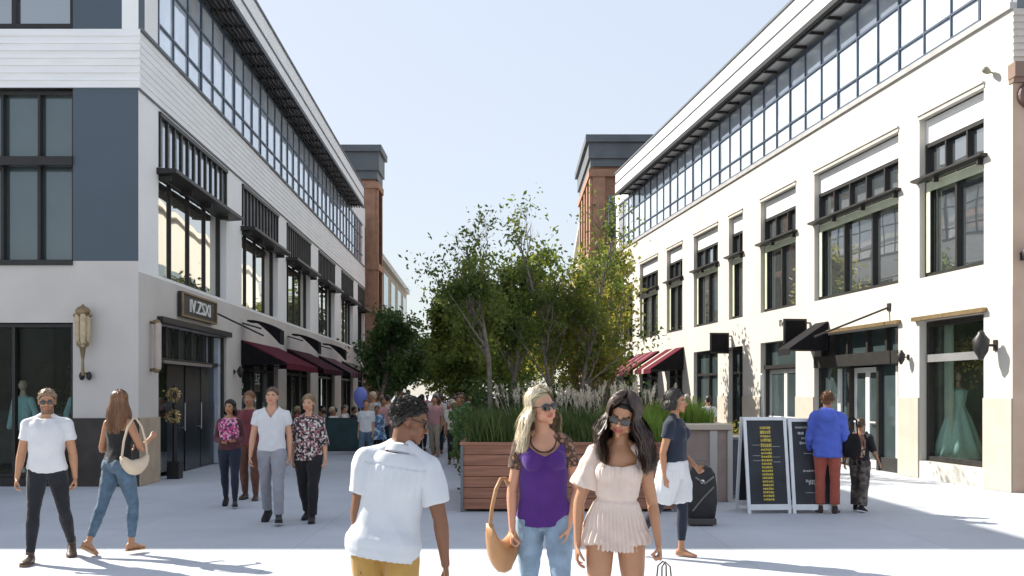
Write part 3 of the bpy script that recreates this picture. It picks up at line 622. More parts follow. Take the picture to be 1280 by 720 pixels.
def quad_mesh(name, V, tint, m, parent=None):
    """V: n x 4 x 3 quads, tint: n"""
    n = len(V); me = bpy.data.meshes.new(name); me.vertices.add(n*4); me.vertices.foreach_set('co', V.astype('f').ravel())
    me.loops.add(n*4); me.loops.foreach_set('vertex_index', np.arange(n*4, dtype='i')); me.polygons.add(n)
    me.polygons.foreach_set('loop_start', np.arange(0, n*4, 4, dtype='i')); me.polygons.foreach_set('loop_total', np.full(n, 4, 'i')); me.update(calc_edges=True)
    a = me.attributes.new('tint', 'FLOAT', 'FACE'); a.data.foreach_set('value', tint.astype('f')); me.materials.append(m)
    o = bpy.data.objects.new(name, me); COL.objects.link(o)
    if parent: o.parent = parent
    return o
def leaves(C, size, r):
    n = len(C); d = r.normal(size=(n,3)); d /= np.linalg.norm(d,axis=1)[:,None]; d[:,2] -= .25
    u = r.normal(size=(n,3)); u -= d*(u*d).sum(1)[:,None]; u /= np.linalg.norm(u,axis=1)[:,None]
    s = (size*r.uniform(.6,1.25,n))[:,None]
    tip = C+d*s; m = C+d*s*.45
    return np.stack([C, m+u*s*.3, tip, m-u*s*.3], 1)
def tree(x, y, h, rad, label, z0=0., base=.35, nleaf=9000, ls=.09, lm=None, seed=1, group=None, stems=1, tr=.06, name='street_tree', dens=1., top=.55, sparse=0., cat='tree'):
    r = np.random.default_rng(seed); rd = random.Random(seed)
    e = empty(name, (x,y,z0), label, cat, group)
    g = G(); tips = []
    H = h-z0
    def branch(p, d, L, rr, dep):
        pts = [p]; rs = [rr]; q = p.copy(); dd = d.copy(); k = 5
        for i in range(k):
            w_ = .05 if dep == 0 else .13; dd = dd+np.array([rd.gauss(0,w_),rd.gauss(0,w_),rd.gauss(.03,.08)]); dd /= np.linalg.norm(dd); q = q+dd*L/k; pts.append(q.copy()); rs.append(rr*(1-.6*(i+1)/k))
            if dep > 0 and i >= (1 if dep<3 else 0): tips.append((q.copy(), dep))
        g.tube(pts, 1, 6) if False else g.limb(pts, rs, 6 if dep else 8, rnd=False)
        if dep < 3:
            nb = [13,5,4][dep]
            for j in range(nb):
                u = rd.uniform(.25,1) if dep else rd.uniform(base,1)
                i = min(k-1, int(u*k)); o = pts[i]+(pts[i+1]-pts[i])*(u*k-i)
                a = rd.uniform(0, 2*math.pi); tilt = rd.uniform(.5,1.1)
                nd = np.array([math.cos(a)*math.sin(tilt), math.sin(a)*math.sin(tilt), math.cos(tilt)*.9]); nd = nd*.8+dd*.35; nd /= np.linalg.norm(nd)
                ln = (rad*(1.1-.55*max(0,(u-base)/(1-base))) if dep == 0 else L*rd.uniform(.4,.62))
                branch(o, nd, ln*rd.uniform(.75,1.1), rs[i]*.55, dep+1)
    for s in range(stems):
        a = 2*math.pi*s/max(1,stems)+rd.random(); off = .25 if stems>1 else 0
        branch(np.array([off*math.cos(a)*.5,off*math.sin(a)*.5,0.]), np.array([off*math.cos(a),off*math.sin(a),1.])/math.hypot(1,off), H*rd.uniform(.88,.97) if s else H*.95, tr, 0)
    g.build('trunk', M['bark_p' if seed == 999 else 'bark'], e, smooth=True)
    T = np.array([t[0] for t in tips]); T = T[T[:,2] > H*base*.75]
    idx = r.integers(0, len(T), nleaf); c = T[idx]+r.normal(size=(nleaf,3))*np.array([.16,.16,.13])*rad*.9
    # ragged top, light and dark clumps by position noise
    tn = np.array([noise.noise(Vector(p)*1.6) for p in c[::1]]) if nleaf < 16000 else np.zeros(nleaf)
    tint = np.clip(.5+tn*.9+r.normal(size=nleaf)*.22, 0, 1)
    gap = np.array([noise.noise(Vector(p)*2.1+Vector((9,3,5))) for p in c]); kp = gap > -.10+.34*np.clip(c[:,2]/H-.5,-.3,.5); c = c[kp]; tint = tint[kp]; nleaf = len(c)
    if sparse:
        keep = (r.random(nleaf) > sparse*np.clip((c[:,2]/H-.45)/.5, 0, 1)); c = c[keep]; tint = tint[keep]
    quad_mesh('crown', leaves(c, ls, r), tint, lm or LEAF, e)
    return e
def blades(name, x0, x1, y0, y1, z, n, h, w, m, parent, r, lean=.25, droop=.3):
    px = r.uniform(x0,x1,n); py = r.uniform(y0,y1,n); a = r.uniform(0,2*np.pi,n); hh = h*r.uniform(.45,1.1,n)*(.78+.45*np.sin(px*5.1+np.cos(py*3.7)*1.6)*np.cos(py*4.3+px*1.7)*.8+.12*np.sin(px*13+py*9)); hh = np.clip(hh,.12*h,1.2*h)
    d = np.stack([np.cos(a),np.sin(a)],1)*(lean*hh*r.uniform(.2,1.4,n))[:,None]
    s = np.stack([-np.sin(a+1.),np.cos(a+1.)],1)*w
    B = np.stack([px,py,np.full(n,z)],1); Q = []
    prev = B; pw = 1.
    for i,(u,wd) in enumerate(((.35,.9),(.7,.6),(1.,.12))):
        c = B.copy(); c[:,:2] += d*u**1.8; c[:,2] += hh*(u-droop*u*u*.5)
        S = np.concatenate([s,np.zeros((n,1))],1)
        Q.append(np.stack([prev-S*pw, prev+S*pw, c+S*wd, c-S*wd],1)); prev = c; pw = wd
    V = np.concatenate(Q); t = np.tile(np.clip(r.normal(.5,.28,n),0,1),3)
    return quad_mesh(name, V, t, m, parent), prev
def plumes(name, x0,x1,y0,y1,z,n,h,L,m,parent,r,w=.035):
    V=[];T=[]
    for i in range(n):
        b = np.array([r.uniform(x0,x1), r.uniform(y0,y1), z]); a = r.uniform(0,6.28); ln = r.uniform(.05,.5)
        top = b+np.array([math.cos(a)*ln, math.sin(a)*ln, h*r.uniform(.75,1.1)]); ax = np.array([math.cos(a)*ln*.9, math.sin(a)*ln*.9, 1.]); ax/=np.linalg.norm(ax)
        S = np.array([.004,0,0]); V.append([b-S,b+S,top+S,top-S]); T.append(.1)
        for k in range(26):
            u = r.random(); p = top+ax*L*u; q = r.normal(size=3); q/=np.linalg.norm(q); s = w*(1-.6*abs(u-.4))
            e = p+q*s+ax*s*1.5; sd = np.cross(q,ax)*.009; V.append([p-sd,p+sd,e+sd,e-sd]); T.append(np.clip(r.normal(.6,.25),0,1))
    return quad_mesh(name, np.array(V), np.array(T), m, parent)

# ------------------------------------------------------------------ planters
def timber_planter(x0, x1, y0, y1, h, label, group=None):
    e = empty('timber_planter', ((x0+x1)/2,(y0+y1)/2,0), label, 'planter', group)
    cx, cy = e.location.x, e.location.y; n = 6; g = G(); s = (h-.06)/n
    for i in range(n):
        z0, z1 = .04+i*s, .04+(i+1)*s-.007
        for a,b,c,d in ((x0,x1,y0,y0+.05),(x0,x1,y1-.05,y1),(x0,x0+.05,y0+.052,y1-.052),(x1-.05,x1,y0+.052,y1-.052)):
            j = random.uniform(-.004,.004); g.box(a-cx+j*(a==x0)*0, b-cx, c-cy+j, d-cy+j, z0, z1)
    g.build('boards', M['wood'], e, bevel=.006)
    g = G(); t=.09
    for a,b,c,d in ((x0-.03,x1+.03,y0-.03,y0+t),(x0-.03,x1+.03,y1-t,y1+.03),(x0-.03,x0+t,y0+t+.002,y1-t-.002),(x1-t,x1+.03,y0+t+.002,y1-t-.002)): g.box(a-cx,b-cx,c-cy,d-cy,h-.04,h)
    g.build('top_rail', M['wood'], e, bevel=.006)
    g = G(); 
    for px in (x0,x1):
        for py in (y0,y1): g.box(px-cx-.02,px-cx+.02,py-cy-.02,py-cy+.02,0,h-.045)
    g.build('corner_post', mat('grey_steel_corner', (.16,.17,.18), .5,.3), e)
    g = G(); g.box(x0-cx+.053,x1-cx-.053,y0-cy+.053,y1-cy-.053,.02,h-.1); g.build('soil', M['soil'], e)
    return e
r0 = np.random.default_rng(11)
timber_planter(-.72, 2.35, 13.8, 17.4, 1.0, 'large horizontal board timber planter in the middle of the street, behind the walkers')
def grass_bed(x0,x1,y0,y1,z,n,h,w,m,label,group=None,name='ornamental_grass'):
    e = empty(name, ((x0+x1)/2,(y0+y1)/2,z), label, 'grass planting', group)
    o,_ = blades('grass_blades', x0-e.location.x, x1-e.location.x, y0-e.location.y, y1-e.location.y, 0, n, h, w, m, e, r0); return e
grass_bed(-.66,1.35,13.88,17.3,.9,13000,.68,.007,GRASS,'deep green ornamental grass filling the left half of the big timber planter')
grass_bed(1.35,2.3,13.88,17.3,.9,6000,.66,.007,GRASS_LIT,'grass with sunlight put into its yellow green, right end of the big timber planter')
timber_planter(-.85, 3.0, 18.6, 24.5, .9, 'second timber planter farther back, under the two tall trees')
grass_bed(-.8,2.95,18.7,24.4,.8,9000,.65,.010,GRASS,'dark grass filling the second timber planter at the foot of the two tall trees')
e = empty('plume_grass', (1.0,18.9,.8), 'pale feathery seed plumes standing over the grass of the second planter', 'grass planting')
plumes('plume', -1.0,1.95,-.4,1.6,0,85,.75,.30,PLUME,e,r0,.055)
e = empty('plume_grass', (3.2,27,.0), 'pale feathery seed plumes farther back beside the right awnings', 'grass planting')
plumes('plume', -3.6,1.0,-1,2.2,0,70,1.35,.40,PLUME,e,r0,.06)
timber_planter(-1.0, 3.2, 27.5, 36, .9, 'third timber planter, farthest down the street')
grass_bed(-.9,3.1,27.6,30,.8,3000,.7,.012,GRASS,'dark grass in the farthest timber planter')
# trailing ivy on the planter's left flank
e = empty('ivy', (-.78,15.6,.0), 'dark ivy trailing down the left flank of the big timber planter', 'climbing plant')
n=900; c = np.stack([r0.normal(-.06,.05,n), r0.uniform(-1.7,2.6,n), 1.5-np.abs(r0.normal(0,.42,n))],1); quad_mesh('foliage', leaves(c,.09,r0), r0.random(n), LEAFD, e)
# stone planter on the right and its shrubs
e = empty('stone_planter', (3.1,16.3,0), 'low pinkish stone planter wall with a pale cap, right of the navy shirt woman', 'planter')
g = G(); g.box(-.55,.28,-1.2,2.4,0,1.13); g.build('wall', mat('pinkish_stone', (.40,.31,.27), .85, var=.15, scale=2.5, bump=.2), e, bevel=.01)
g = G(); g.box(-.62,.36,-1.28,2.5,1.13,1.22); g.build('cap', mat('pale_cap_stone', (.55,.46,.36), .8, var=.1), e, bevel=.01)
g = G(); g.box(.281,.36,-1.26,-1.0,0,1.12); g.box(.0,.12,-1.26,-1.2,0,1.12); g.build('pier', M['cream'], e, bevel=.008)
grass_bed(2.5,3.3,15.5,18.4,1.22,2500,.42,.008,GRASS_LIT,'short grass with sunlight put into its green, above the stone planter wall')
def shrub(x,y,z,rad,h,label,m,n=1500,ls=.06,group=None,seed=3):
    e = empty('shrub', (x,y,z), label, 'shrub', group); r = np.random.default_rng(seed)
    d = r.normal(size=(n,3)); d/=np.linalg.norm(d,axis=1)[:,None]; c = d*(r.random(n)**.4)[:,None]*np.array([rad,rad,h*.5])*(1+.25*np.sin(d[:,:1]*7+d[:,1:2]*5)); c[:,2]+=h*.5
    g = G(); 
    for k in range(6): g.tube([(0,0,0),(r.normal()*rad*.3,r.normal()*rad*.3,h*.6)],.012,5)
    g.build('stem', M['bark'], e); quad_mesh('foliage', leaves(c,ls,r), r.random(n), m, e); return e
shrub(4.6,25.0,0,.55,1.5,'bright green shrub by the shop glass behind the navy shirt woman',GRASS_LIT,1800,.07)
shrub(5.4,23.0,0,.4,1.0,'low pale green shrub in front of the right shop glass',LEAF_LIT,1200,.06)
for k,(sx_,lb) in enumerate(((-.7,'leftmost'),(.3,'second'),(1.3,'third'),(2.3,'fourth'),(3.2,'rightmost'))):
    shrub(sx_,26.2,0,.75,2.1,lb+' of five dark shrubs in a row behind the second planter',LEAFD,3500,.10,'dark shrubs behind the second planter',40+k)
# ------------------------------------------------------------------ trees
gt = 'trees in the planters along the street'
tree(-.45,20.0,4.95,1.45,'slender grey stemmed tree with a sparse airy crown, left of the two tall planter trees',.85,.30,15900,.098,LEAF,5,gt,stems=1,tr=.06,sparse=.72)
tree(1.20,21.5,5.5,1.6,'tall loose tree with a pointed sunlit top, right of the two tall planter trees',.85,.20,15900,.105,LEAF,8,gt,stems=2,tr=.05,sparse=.65)
tree(2.0,23.0,4.4,1.15,'bushy tree with golden sunlight put into its leaf green, before the sunlit brick building',.85,.12,15900,.11,LEAF_LIT,12,gt,stems=3,tr=.05)
tree(-.1,29.0,5.0,1.9,'leafy mid green tree in the farthest planter, left one',.8,.2,15500,.18,LEAF,15,gt,tr=.08)
tree(2.4,31.5,5.6,1.7,'leafy tree with golden sunlight put into its green, farthest planter, right one',.8,.2,15500,.18,LEAF_LIT,17,gt,tr=.08)
tree(-1.6,39,5.6,2.0,'rounded green tree in the middle of the street beyond the planters',0,.14,15500,.20,LEAF,21,gt,tr=.09)
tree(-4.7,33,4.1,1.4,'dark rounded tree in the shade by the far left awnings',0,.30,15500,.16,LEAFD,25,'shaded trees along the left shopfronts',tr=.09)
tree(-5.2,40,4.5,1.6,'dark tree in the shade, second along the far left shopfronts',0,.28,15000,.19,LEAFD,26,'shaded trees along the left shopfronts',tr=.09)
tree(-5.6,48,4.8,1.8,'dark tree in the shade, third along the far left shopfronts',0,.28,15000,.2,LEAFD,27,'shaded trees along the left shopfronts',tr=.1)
for i,(x,y,h,lb) in enumerate(((-3.4,58,5.6,'far green tree closing the left end of the street'),(-.6,66,6.2,'far green tree closing the middle of the street'),(2.6,60,6.4,'far bright green tree closing the right of the street'),(-5.5,75,7.2,'farthest tree, under the low pale brick block'),(1.5,80,7.6,'farthest tree on the right of the street'))):
    tree(x,y,h,3.2,lb,0,.04,15500,.30,LEAF if i!=2 else LEAF_LIT,30+i,'far trees closing the street',tr=.12)
# ------------------------------------------------------------------ A-frame boards
def aframe(x, y, w, h, label, rz, kind):
    e = empty('sandwich_board', (x,y,0), label, 'sandwich board', 'white framed sandwich boards on the pavement', rz)
    lean = .16
    for s, nm in ((-1,'front_board'),(1,'back_board')):
        L = lambda px,pz,o=0.: (px, s*(.28-lean*1.6*pz/h*.9+o*0)+s*o, pz)
        f = G(); t=.045
        def bar(x0,x1,z0,z1,o0=0.,o1=.035): f.hexa([L(x0,z0,o0),L(x1,z0,o0),L(x1,z0,o1),L(x0,z0,o1),L(x0,z1,o0),L(x1,z1,o0),L(x1,z1,o1),L(x0,z1,o1)])
        bar(-w/2,-w/2+t,0,h); bar(w/2-t,w/2,0,h); bar(-w/2+t,w/2-t,h-t,h); bar(-w/2+t,w/2-t,.05,.13)
        fo = f.build(nm, M['wframe'], e, bevel=.004)
        b = G(); b.hexa([L(-w/2+t,.13,.008),L(w/2-t,.13,.008),L(w/2-t,.13,.02),L(-w/2+t,.13,.02),L(-w/2+t,h-t,.008),L(w/2-t,h-t,.008),L(w/2-t,h-t,.02),L(-w/2+t,h-t,.02)])
        b.build('blackboard', M['chalk'], fo)
        if s < 0:
            r = random.Random(kind+3); p = G(); z = h-.13; 
            def mark(x0,x1,z0,z1): p.hexa([L(x0,z0,.021),L(x1,z0,.021),L(x1,z0,.024),L(x0,z0,.024),L(x0,z1,.021),L(x1,z1,.021),L(x1,z1,.024),L(x0,z1,.024)])
            if kind == 0:
                k = 0
                while z > .2:
                    hh = .032 if k>4 else (.04,.05,.03,.045,.06)[k]; x0 = -.075; 
                    while x0 < .075: ww = r.uniform(.012,.03); mark(x0, min(x0+ww,.08), z-hh, z-hh*r.uniform(0,.2)); x0 += ww+.007
                    z -= hh+.018; k += 1
                p.build('printed_lettering', M['yel'], fo)
                q = G(); p2 = p; p = q
                for z in (h-.4,h-.55,h-.62):
                    for xa, xb, dz in ((-.2,-.09,0),(.09,.2,-.02)): p = G(); mark(xa,xb,z+dz,z+dz+.005); p.build('fine_print', M['pgrey'], fo)
            else:
                x0=-.2
                while x0 < .2: ww=r.uniform(.015,.035); mark(x0,x0+ww,h-.14,h-.115); x0+=ww+.01
                for z,xa,xb,hh in ((h-.22,-.17,-.08,.035),(h-.29,-.12,-.04,.03),(h-.36,-.15,-.07,.04),(h-.50,-.1,.1,.01),(h-.75,-.12,.1,.025),(h-.9,-.09,.02,.05),(h-.93,-.05,.07,.04),(h-1.05,-.1,.12,.008)):
                    xx = xa
                    while xx < xb: ww=r.uniform(.01,.02); mark(xx,xx+ww,z-hh*r.uniform(.0,.3),z+hh*r.uniform(.5,1)*.9); xx+=ww+.008
                p.build('printed_lettering', M['pgrey'], fo)
    return e
aframe(3.63,13.9,.63,1.36,'white framed board with a column of yellow lettering, left of the two sandwich boards',R(4),0)
aframe(4.27,13.9,.60,1.34,'white framed board with sparse pale grey writing, right of the two sandwich boards',R(2),1)
# blue grey box and stand behind the boards
e = empty('utility_cabinet', (3.75,15.9,0), 'blue grey cabinet standing behind the left sandwich board', 'cabinet')
g = G(); g.box(-.32,.35,-.3,.4,.06,.95); g.build('body', M['greybox'], e, bevel=.015)
g = G(); g.box(-.35,.38,-.33,.43,.95,1.0); g.box(-.30,.33,-.28,.38,0,.06); g.build('lid', M['steel'], e, bevel=.01)
g = G(); g.box(-.26,.29,-.315,-.301,.12,.5); g.box(-.26,.29,-.315,-.301,.54,.9); g.build('door', mat('slate_blue_door',(.09,.11,.14),.5), e)
g = G(); g.limb([(.30,-.36,0),(.30,-.36,1.9),(.30,-.36,2.0)],[.03,.03,.03],8); g.build('pole', M['steel'], e, smooth=True)
# black wheeled bag
e = empty('wheeled_bag', (2.46,12.45,0), 'black wheeled duffel bag standing upright behind the navy shirt woman', 'bag')
g = G(); rs=[]
for z,a,b,ox in ((.06,.15,.12,-.02),(.1,.185,.15,-.02),(.3,.19,.16,0),(.5,.185,.15,.0),(.66,.165,.13,.0),(.74,.12,.09,.0),(.77,.05,.04,0)):
    rs.append([(ox+a*(abs(math.cos(t))**.6)*np.sign(math.cos(t)), b*(abs(math.sin(t))**.6)*np.sign(math.sin(t)), z) for t in [2*math.pi*k/24 for k in range(24)]])
g.rings(rs); g.build('body', mat('black_nylon',(.014,.013,.014),.6,var=.3,scale=9,bump=.4,bscale=14), e, smooth=True)
g = G(); g.limb([(-.14,-.155,.2),(-.02,-.175,.36),(.12,-.155,.5)],[.012,.012,.012],6); g.build('strap', mat('grey_webbing',(.16,.15,.14),.7), e); g = G(); g.limb([(-.1,-.15,.62),(0,-.2,.55),(.12,-.15,.63)],[.014]*3,6); g.build('handle', mat('grey_webbing',(.16,.15,.14),.7), e); g = G(); g.limb([(-.08,0,.74),(-.06,0,.84),(.06,0,.84),(.08,0,.74)],[.013]*4,6); g.build('strap', mat('grey_webbing',(.16,.15,.14),.7), e)
g = G(); g.ell((-.02,-.158,.57),(.03,.012,.03)); g.build('badge', mat('silver_badge',(.7,.7,.7),.2,.9), e, smooth=True)
for s in (-1,1):
    g = G(); g.limb([(s*.13-.02,-.05,.045),(s*.13+.02-.02,-.05,.045)],[.045,.045],14,rnd=False,flat=(0,0,1)); g.build('wheel', M['black'], e)
g = G(); g.box(-.2,.16,-.17,-.05,.02,.1); g.build('foot_plate', mat('dark_grey_plastic',(.05,.045,.04),.5), e, bevel=.01)
# ------------------------------------------------------------------ shop window displays
def mannequin(name, x, y, z, rz, label, cloth, kind, headless=True):
    e = empty(name, (x,y,z), label, 'mannequin', None, rz)
    g = G(); g.limb([(0,0,.0),(0,0,.85)],[.015,.015],8); g.limb([(0,0,0),(0,0,.02)],[.16,.16],18); 
    g.build('stand', M['steel'], e, smooth=True)
    g = G()
    def rg(z,a,b): return [(a*math.cos(2*math.pi*k/20), b*math.sin(2*math.pi*k/20), z) for k in range(20)]
    g.rings([rg(.85,.12,.09),rg(.95,.16,.1),rg(1.12,.125,.085),rg(1.3,.155,.1),rg(1.42,.17,.085),rg(1.47,.08,.06),rg(1.56,.05,.05),rg(1.6,.045,.045)])
    g.ell((0,-.01,1.69),(.07,.09,.105))
    g.build('figure', M['skinm'], e, smooth=True)
    g = G()
    if kind == 'dress':
        rs=[]
        for z_,a in ((.04,.46),(.3,.40),(.6,.31),(.9,.21),(1.05,.15),(1.12,.135),(1.3,.165),(1.4,.175),(1.44,.12)):
            rs.append([((a*(1+.10*math.sin(k*7+z_*2)*(a>.17)))*math.cos(2*math.pi*k/72), (a*.75*(1+.10*math.sin(k*7+z_*2)*(a>.17)))*math.sin(2*math.pi*k/72), z_) for k in range(72)])
        g.rings(rs)
    else:
        g.rings([rg(.82,.2,.14),rg(.95,.185,.125),rg(1.12,.17,.12),rg(1.3,.185,.125),rg(1.42,.2,.11),rg(1.48,.1,.08)])
        for s in (-1,1): g.limb([(s*.18,0,1.4),(s*.27,.02,1.15),(s*.28,-.04,.88)],[.07,.06,.055],12)
    g.build('dress' if kind=='dress' else 'jacket', cloth, e, smooth=True)
    return e
p = FL(2.62,0,-1.0); mannequin('mannequin', p[0], p[1], .17, R(-15), 'mannequin in a pale teal jacket in the left window, partly out of frame', M['tealg'], 'jacket')
p = FL(1.62,0,-1.3); mannequin('mannequin', p[0], p[1], .17, R(20), 'mannequin in a pale teal jacket behind the white shirt man', M['tealg'], 'jacket')
p = WR(2.72,0,-.72); mannequin('mannequin', p[0], p[1], .36, R(-20), 'mannequin in a full mint gown in the right corner window', M['mint'], 'dress')
e = empty('hanging_garland', WR(3.0,3.0,-1.0), 'gilt leaf garlands hanging over the mint gown in the right window', 'decoration')
n=1500; r=r0; tt=r.uniform(-.75,.85,n); k=np.round(tt*4)/4; C=np.stack([k*.0+tt, r.normal(0,.12,n)],1); P=[]
for i in range(n):
    dz = -abs(r.normal(0,.45))*(1 if i%2 else .5); wv = math.sin(tt[i]*9)*.12
    p = WR(2.55+tt[i], 2.75+dz+wv, -.95+C[i,1]); P.append([p[0]-e.location.x,p[1]-e.location.y,p[2]-3.0])
quad_mesh('leaves', leaves(np.array(P),.07,r), r.random(n), leaf_mat('gilt_leaves',(.25,.16,.04),(.75,.6,.3),.2), e)
def potted(x,y,z,h,label,group):
    e = empty('potted_plant',(x,y,z),label,'potted plant',group); g=G(); g.limb([(0,0,0),(0,0,.3)],[.13,.18],16,rnd=False); g.build('pot', M['dstone'], e, smooth=True)
    n=450; r=np.random.default_rng(int(abs(x*100))); c=r.normal(size=(n,3))*np.array([.16,.16,.3])*h; c[:,2]+=.3+h*.55; quad_mesh('foliage', leaves(c,.12,r), r.random(n), LEAFD, e)
    g=G(); g.tube([(0,0,.3),(.02,0,.3+h*.6)],.02); g.build('stem', M['bark'], e)
p = FL(2.0,0,-2.2); potted(p[0],p[1],.17,1.6,'leafy potted plant deep inside the left shop window',None)
p = WL(1.6,0,.35); e = empty('wreath_stand', (p[0]-.2,p[1],0), 'pair of gilt wreaths on a dark post beside the left entrance door', 'decoration')
g=G(); g.box(-.12,.12,-.12,.12,0,.35); g.limb([(0,0,.3),(0,0,1.85)],[.05,.04],8); g.build('post', M['black'], e)
for z in (1.25,1.68):
    c=[];
    for i in range(160): a=random.uniform(0,6.28); rr=random.gauss(.10,.025); c.append([rr*math.cos(a), -.08+random.gauss(0,.03), z+rr*math.sin(a)])
    quad_mesh('wreath', leaves(np.array(c),.06,r0), r0.random(160), MATS['gilt_leaves'], e)
p = FR(.5,0,.5)
for k,(dx,dy,s) in enumerate(((0,0,.22),(.3,.1,.18),(-.25,.12,.13))):
    g = G(); g.ell((0,0,s*.45),(s,s*.8,s*.6),seg=12,rn=8); g.v=[(a*(1+.18*noise.noise(Vector((a*9,b*9,c*9+k)))),b*(1+.2*noise.noise(Vector((b*9,a*9,c*9)))),c) for a,b,c in g.v]
    o = g.build('boulder', M['rock']); o.location=(p[0]+dx+.1,p[1]+dy,0); tag(o, ['largest pale rock at the foot of the right end wall','middle sized pale rock at the foot of the right end wall, farthest right','smallest pale rock nearest the right building corner'][k],'rock','pale rocks at the right edge')
# ------------------------------------------------------------------ cafe terrace on the left
def screen(x,y,w,rz,label):
    e = empty('terrace_screen',(x,y,0),label,'screen','dark teal screens round the terrace',rz)
    g=G(); g.box(-w/2+.04,w/2-.04,-.015,.015,.12,.98); g.build('panel', M['teal'], e)
    g=G(); g.box(-w/2,-w/2+.04,-.03,.03,0,1.05); g.box(w/2-.04,w/2,-.03,.03,0,1.05); g.box(-w/2+.04,w/2-.04,-.02,.02,.98,1.02); g.box(-w/2+.04,w/2-.04,-.02,.02,.08,.12); g.build('frame', M['black'], e)
screen(-5.85,27.0,1.1,0,'dark teal terrace screen facing the street, left one'); screen(-4.7,27.0,1.1,0,'dark teal terrace screen facing the street, right one')
for k in range(4): screen(-4.15,27.7+k*1.4,1.3,R(90),('nearest','second','third','farthest')[k]+' dark teal screen along the street side of the terrace')
def cafe_table():
    e = empty('cafe_table',(0,0,0)); g=G(); g.limb([(0,0,.72),(0,0,.75)],[.36,.36],24,rnd=False); g.build('tabletop', M['creamc'], e)
    g=G(); g.tube([(0,0,.02),(0,0,.72)],.03); g.limb([(0,0,0),(0,0,.03)],[.22,.2],16,rnd=False); g.build('pedestal', M['black'], e); return e
def cafe_chair():
    e = empty('cafe_chair',(0,0,0)); g=G(); g.box(-.21,.21,-.21,.21,.43,.46); g.build('seat', M['black'], e, bevel=.01)
    g=G(); g.box(-.2,.2,.19,.22,.6,.88); g.build('backrest', M['black'], e, bevel=.01)
    for sx_ in (-1,1):
        for sy_ in (-1,1): g=G(); g.tube([(sx_*.18,sy_*.18,.43 if sy_<0 else .85),(sx_*.2,sy_*.21,0)],.014,6); g.build('leg', M['black'], e)
    return e
e = empty('balloon', (-3.85,24.4,1.05), 'lavender blue balloon held up by the small figure in blue', 'balloon')
g=G(); g.rings([[(a*math.cos(2*math.pi*k/20),a*math.sin(2*math.pi*k/20),z) for k in range(20)] for z,a in ((.24,.012),(.27,.03),(.36,.10),(.48,.165),(.6,.185),(.70,.165),(.78,.11),(.815,.03))]); g.build('envelope', mat('lavender_balloon',(.20,.24,.62),.35,var=.05,trans=.25), e, smooth=True)
g=G(); g.tube([(0,0,.25),(.06,-.03,.05),(.16,-.08,-.2)],.006,5); g.build('string', M['white_l'], e)
# ------------------------------------------------------------------ people
A = np.array
def nrm(v): v = A(v, float); return v/(np.linalg.norm(v)+1e-9)
def rot(axis, a): return A(Matrix.Rotation(a, 3, axis))
def skin_mat(name, c):
    if name in MATS: return MATS[name]
    m = bpy.data.materials.new(name); m.use_nodes = True; MATS[name] = m
    n, l = m.node_tree.nodes, m.node_tree.links; b = n['Principled BSDF']; b.inputs['Roughness'].default_value = .48
    b.inputs['Subsurface Weight'].default_value = .12; b.inputs['Subsurface Radius'].default_value = (.02,.008,.004); b.inputs['Subsurface Scale'].default_value = .5
    at = n.new('ShaderNodeAttribute'); at.attribute_name = 'paint'
    nz = n.new('ShaderNodeTexNoise'); nz.inputs['Scale'].default_value = 14; tc = n.new('ShaderNodeTexCoord'); l.new(tc.outputs['Object'], nz.inputs[0])
    mr = n.new('ShaderNodeMapRange'); mr.inputs[3].default_value = .86; mr.inputs[4].default_value = 1.12; l.new(nz.outputs[0], mr.inputs[0])
    v = n.new('ShaderNodeVectorMath'); v.operation = 'SCALE'; l.new(at.outputs['Color'], v.inputs[0]); l.new(mr.outputs[0], v.inputs['Scale']); l.new(v.outputs[0], b.inputs['Base Color'])
    return m
SKIN = skin_mat('skin', None)
def print_mat(name, cols, scale, thr=.5, rough=.85):
    """small blotchy print of two or three cloth colours"""
    m = bpy.data.materials.new(name); m.use_nodes = True; MATS[name] = m
    n, l = m.node_tree.nodes, m.node_tree.links; b = n['Principled BSDF']; b.inputs['Roughness'].default_value = rough
    tc = n.new('ShaderNodeTexCoord'); vo = n.new('ShaderNodeTexVoronoi'); vo.inputs['Scale'].default_value = scale; l.new(tc.outputs['Object'], vo.inputs[0])
    cr = n.new('ShaderNodeValToRGB'); cr.color_ramp.interpolation = 'CONSTANT'; sp = n.new('ShaderNodeSeparateColor'); l.new(vo.outputs['Color'], sp.inputs[0]); l.new(sp.outputs[0], cr.inputs[0])
    el = cr.color_ramp.elements; el[0].color = (*cols[0],1); el[1].color = (*cols[-1],1); el[1].position = .66
    if len(cols) > 2: x = el.new(.4); x.color = (*cols[1],1)
    l.new(cr.outputs[0], b.inputs['Base Color']); return m
def cloth(name, c, var=.1, scale=6, rough=.85, bump=.15, bscale=220, **k): return mat(name, c, rough, var=var, scale=scale, bump=bump, bscale=bscale, spec=.25, sheen=.15, **k)

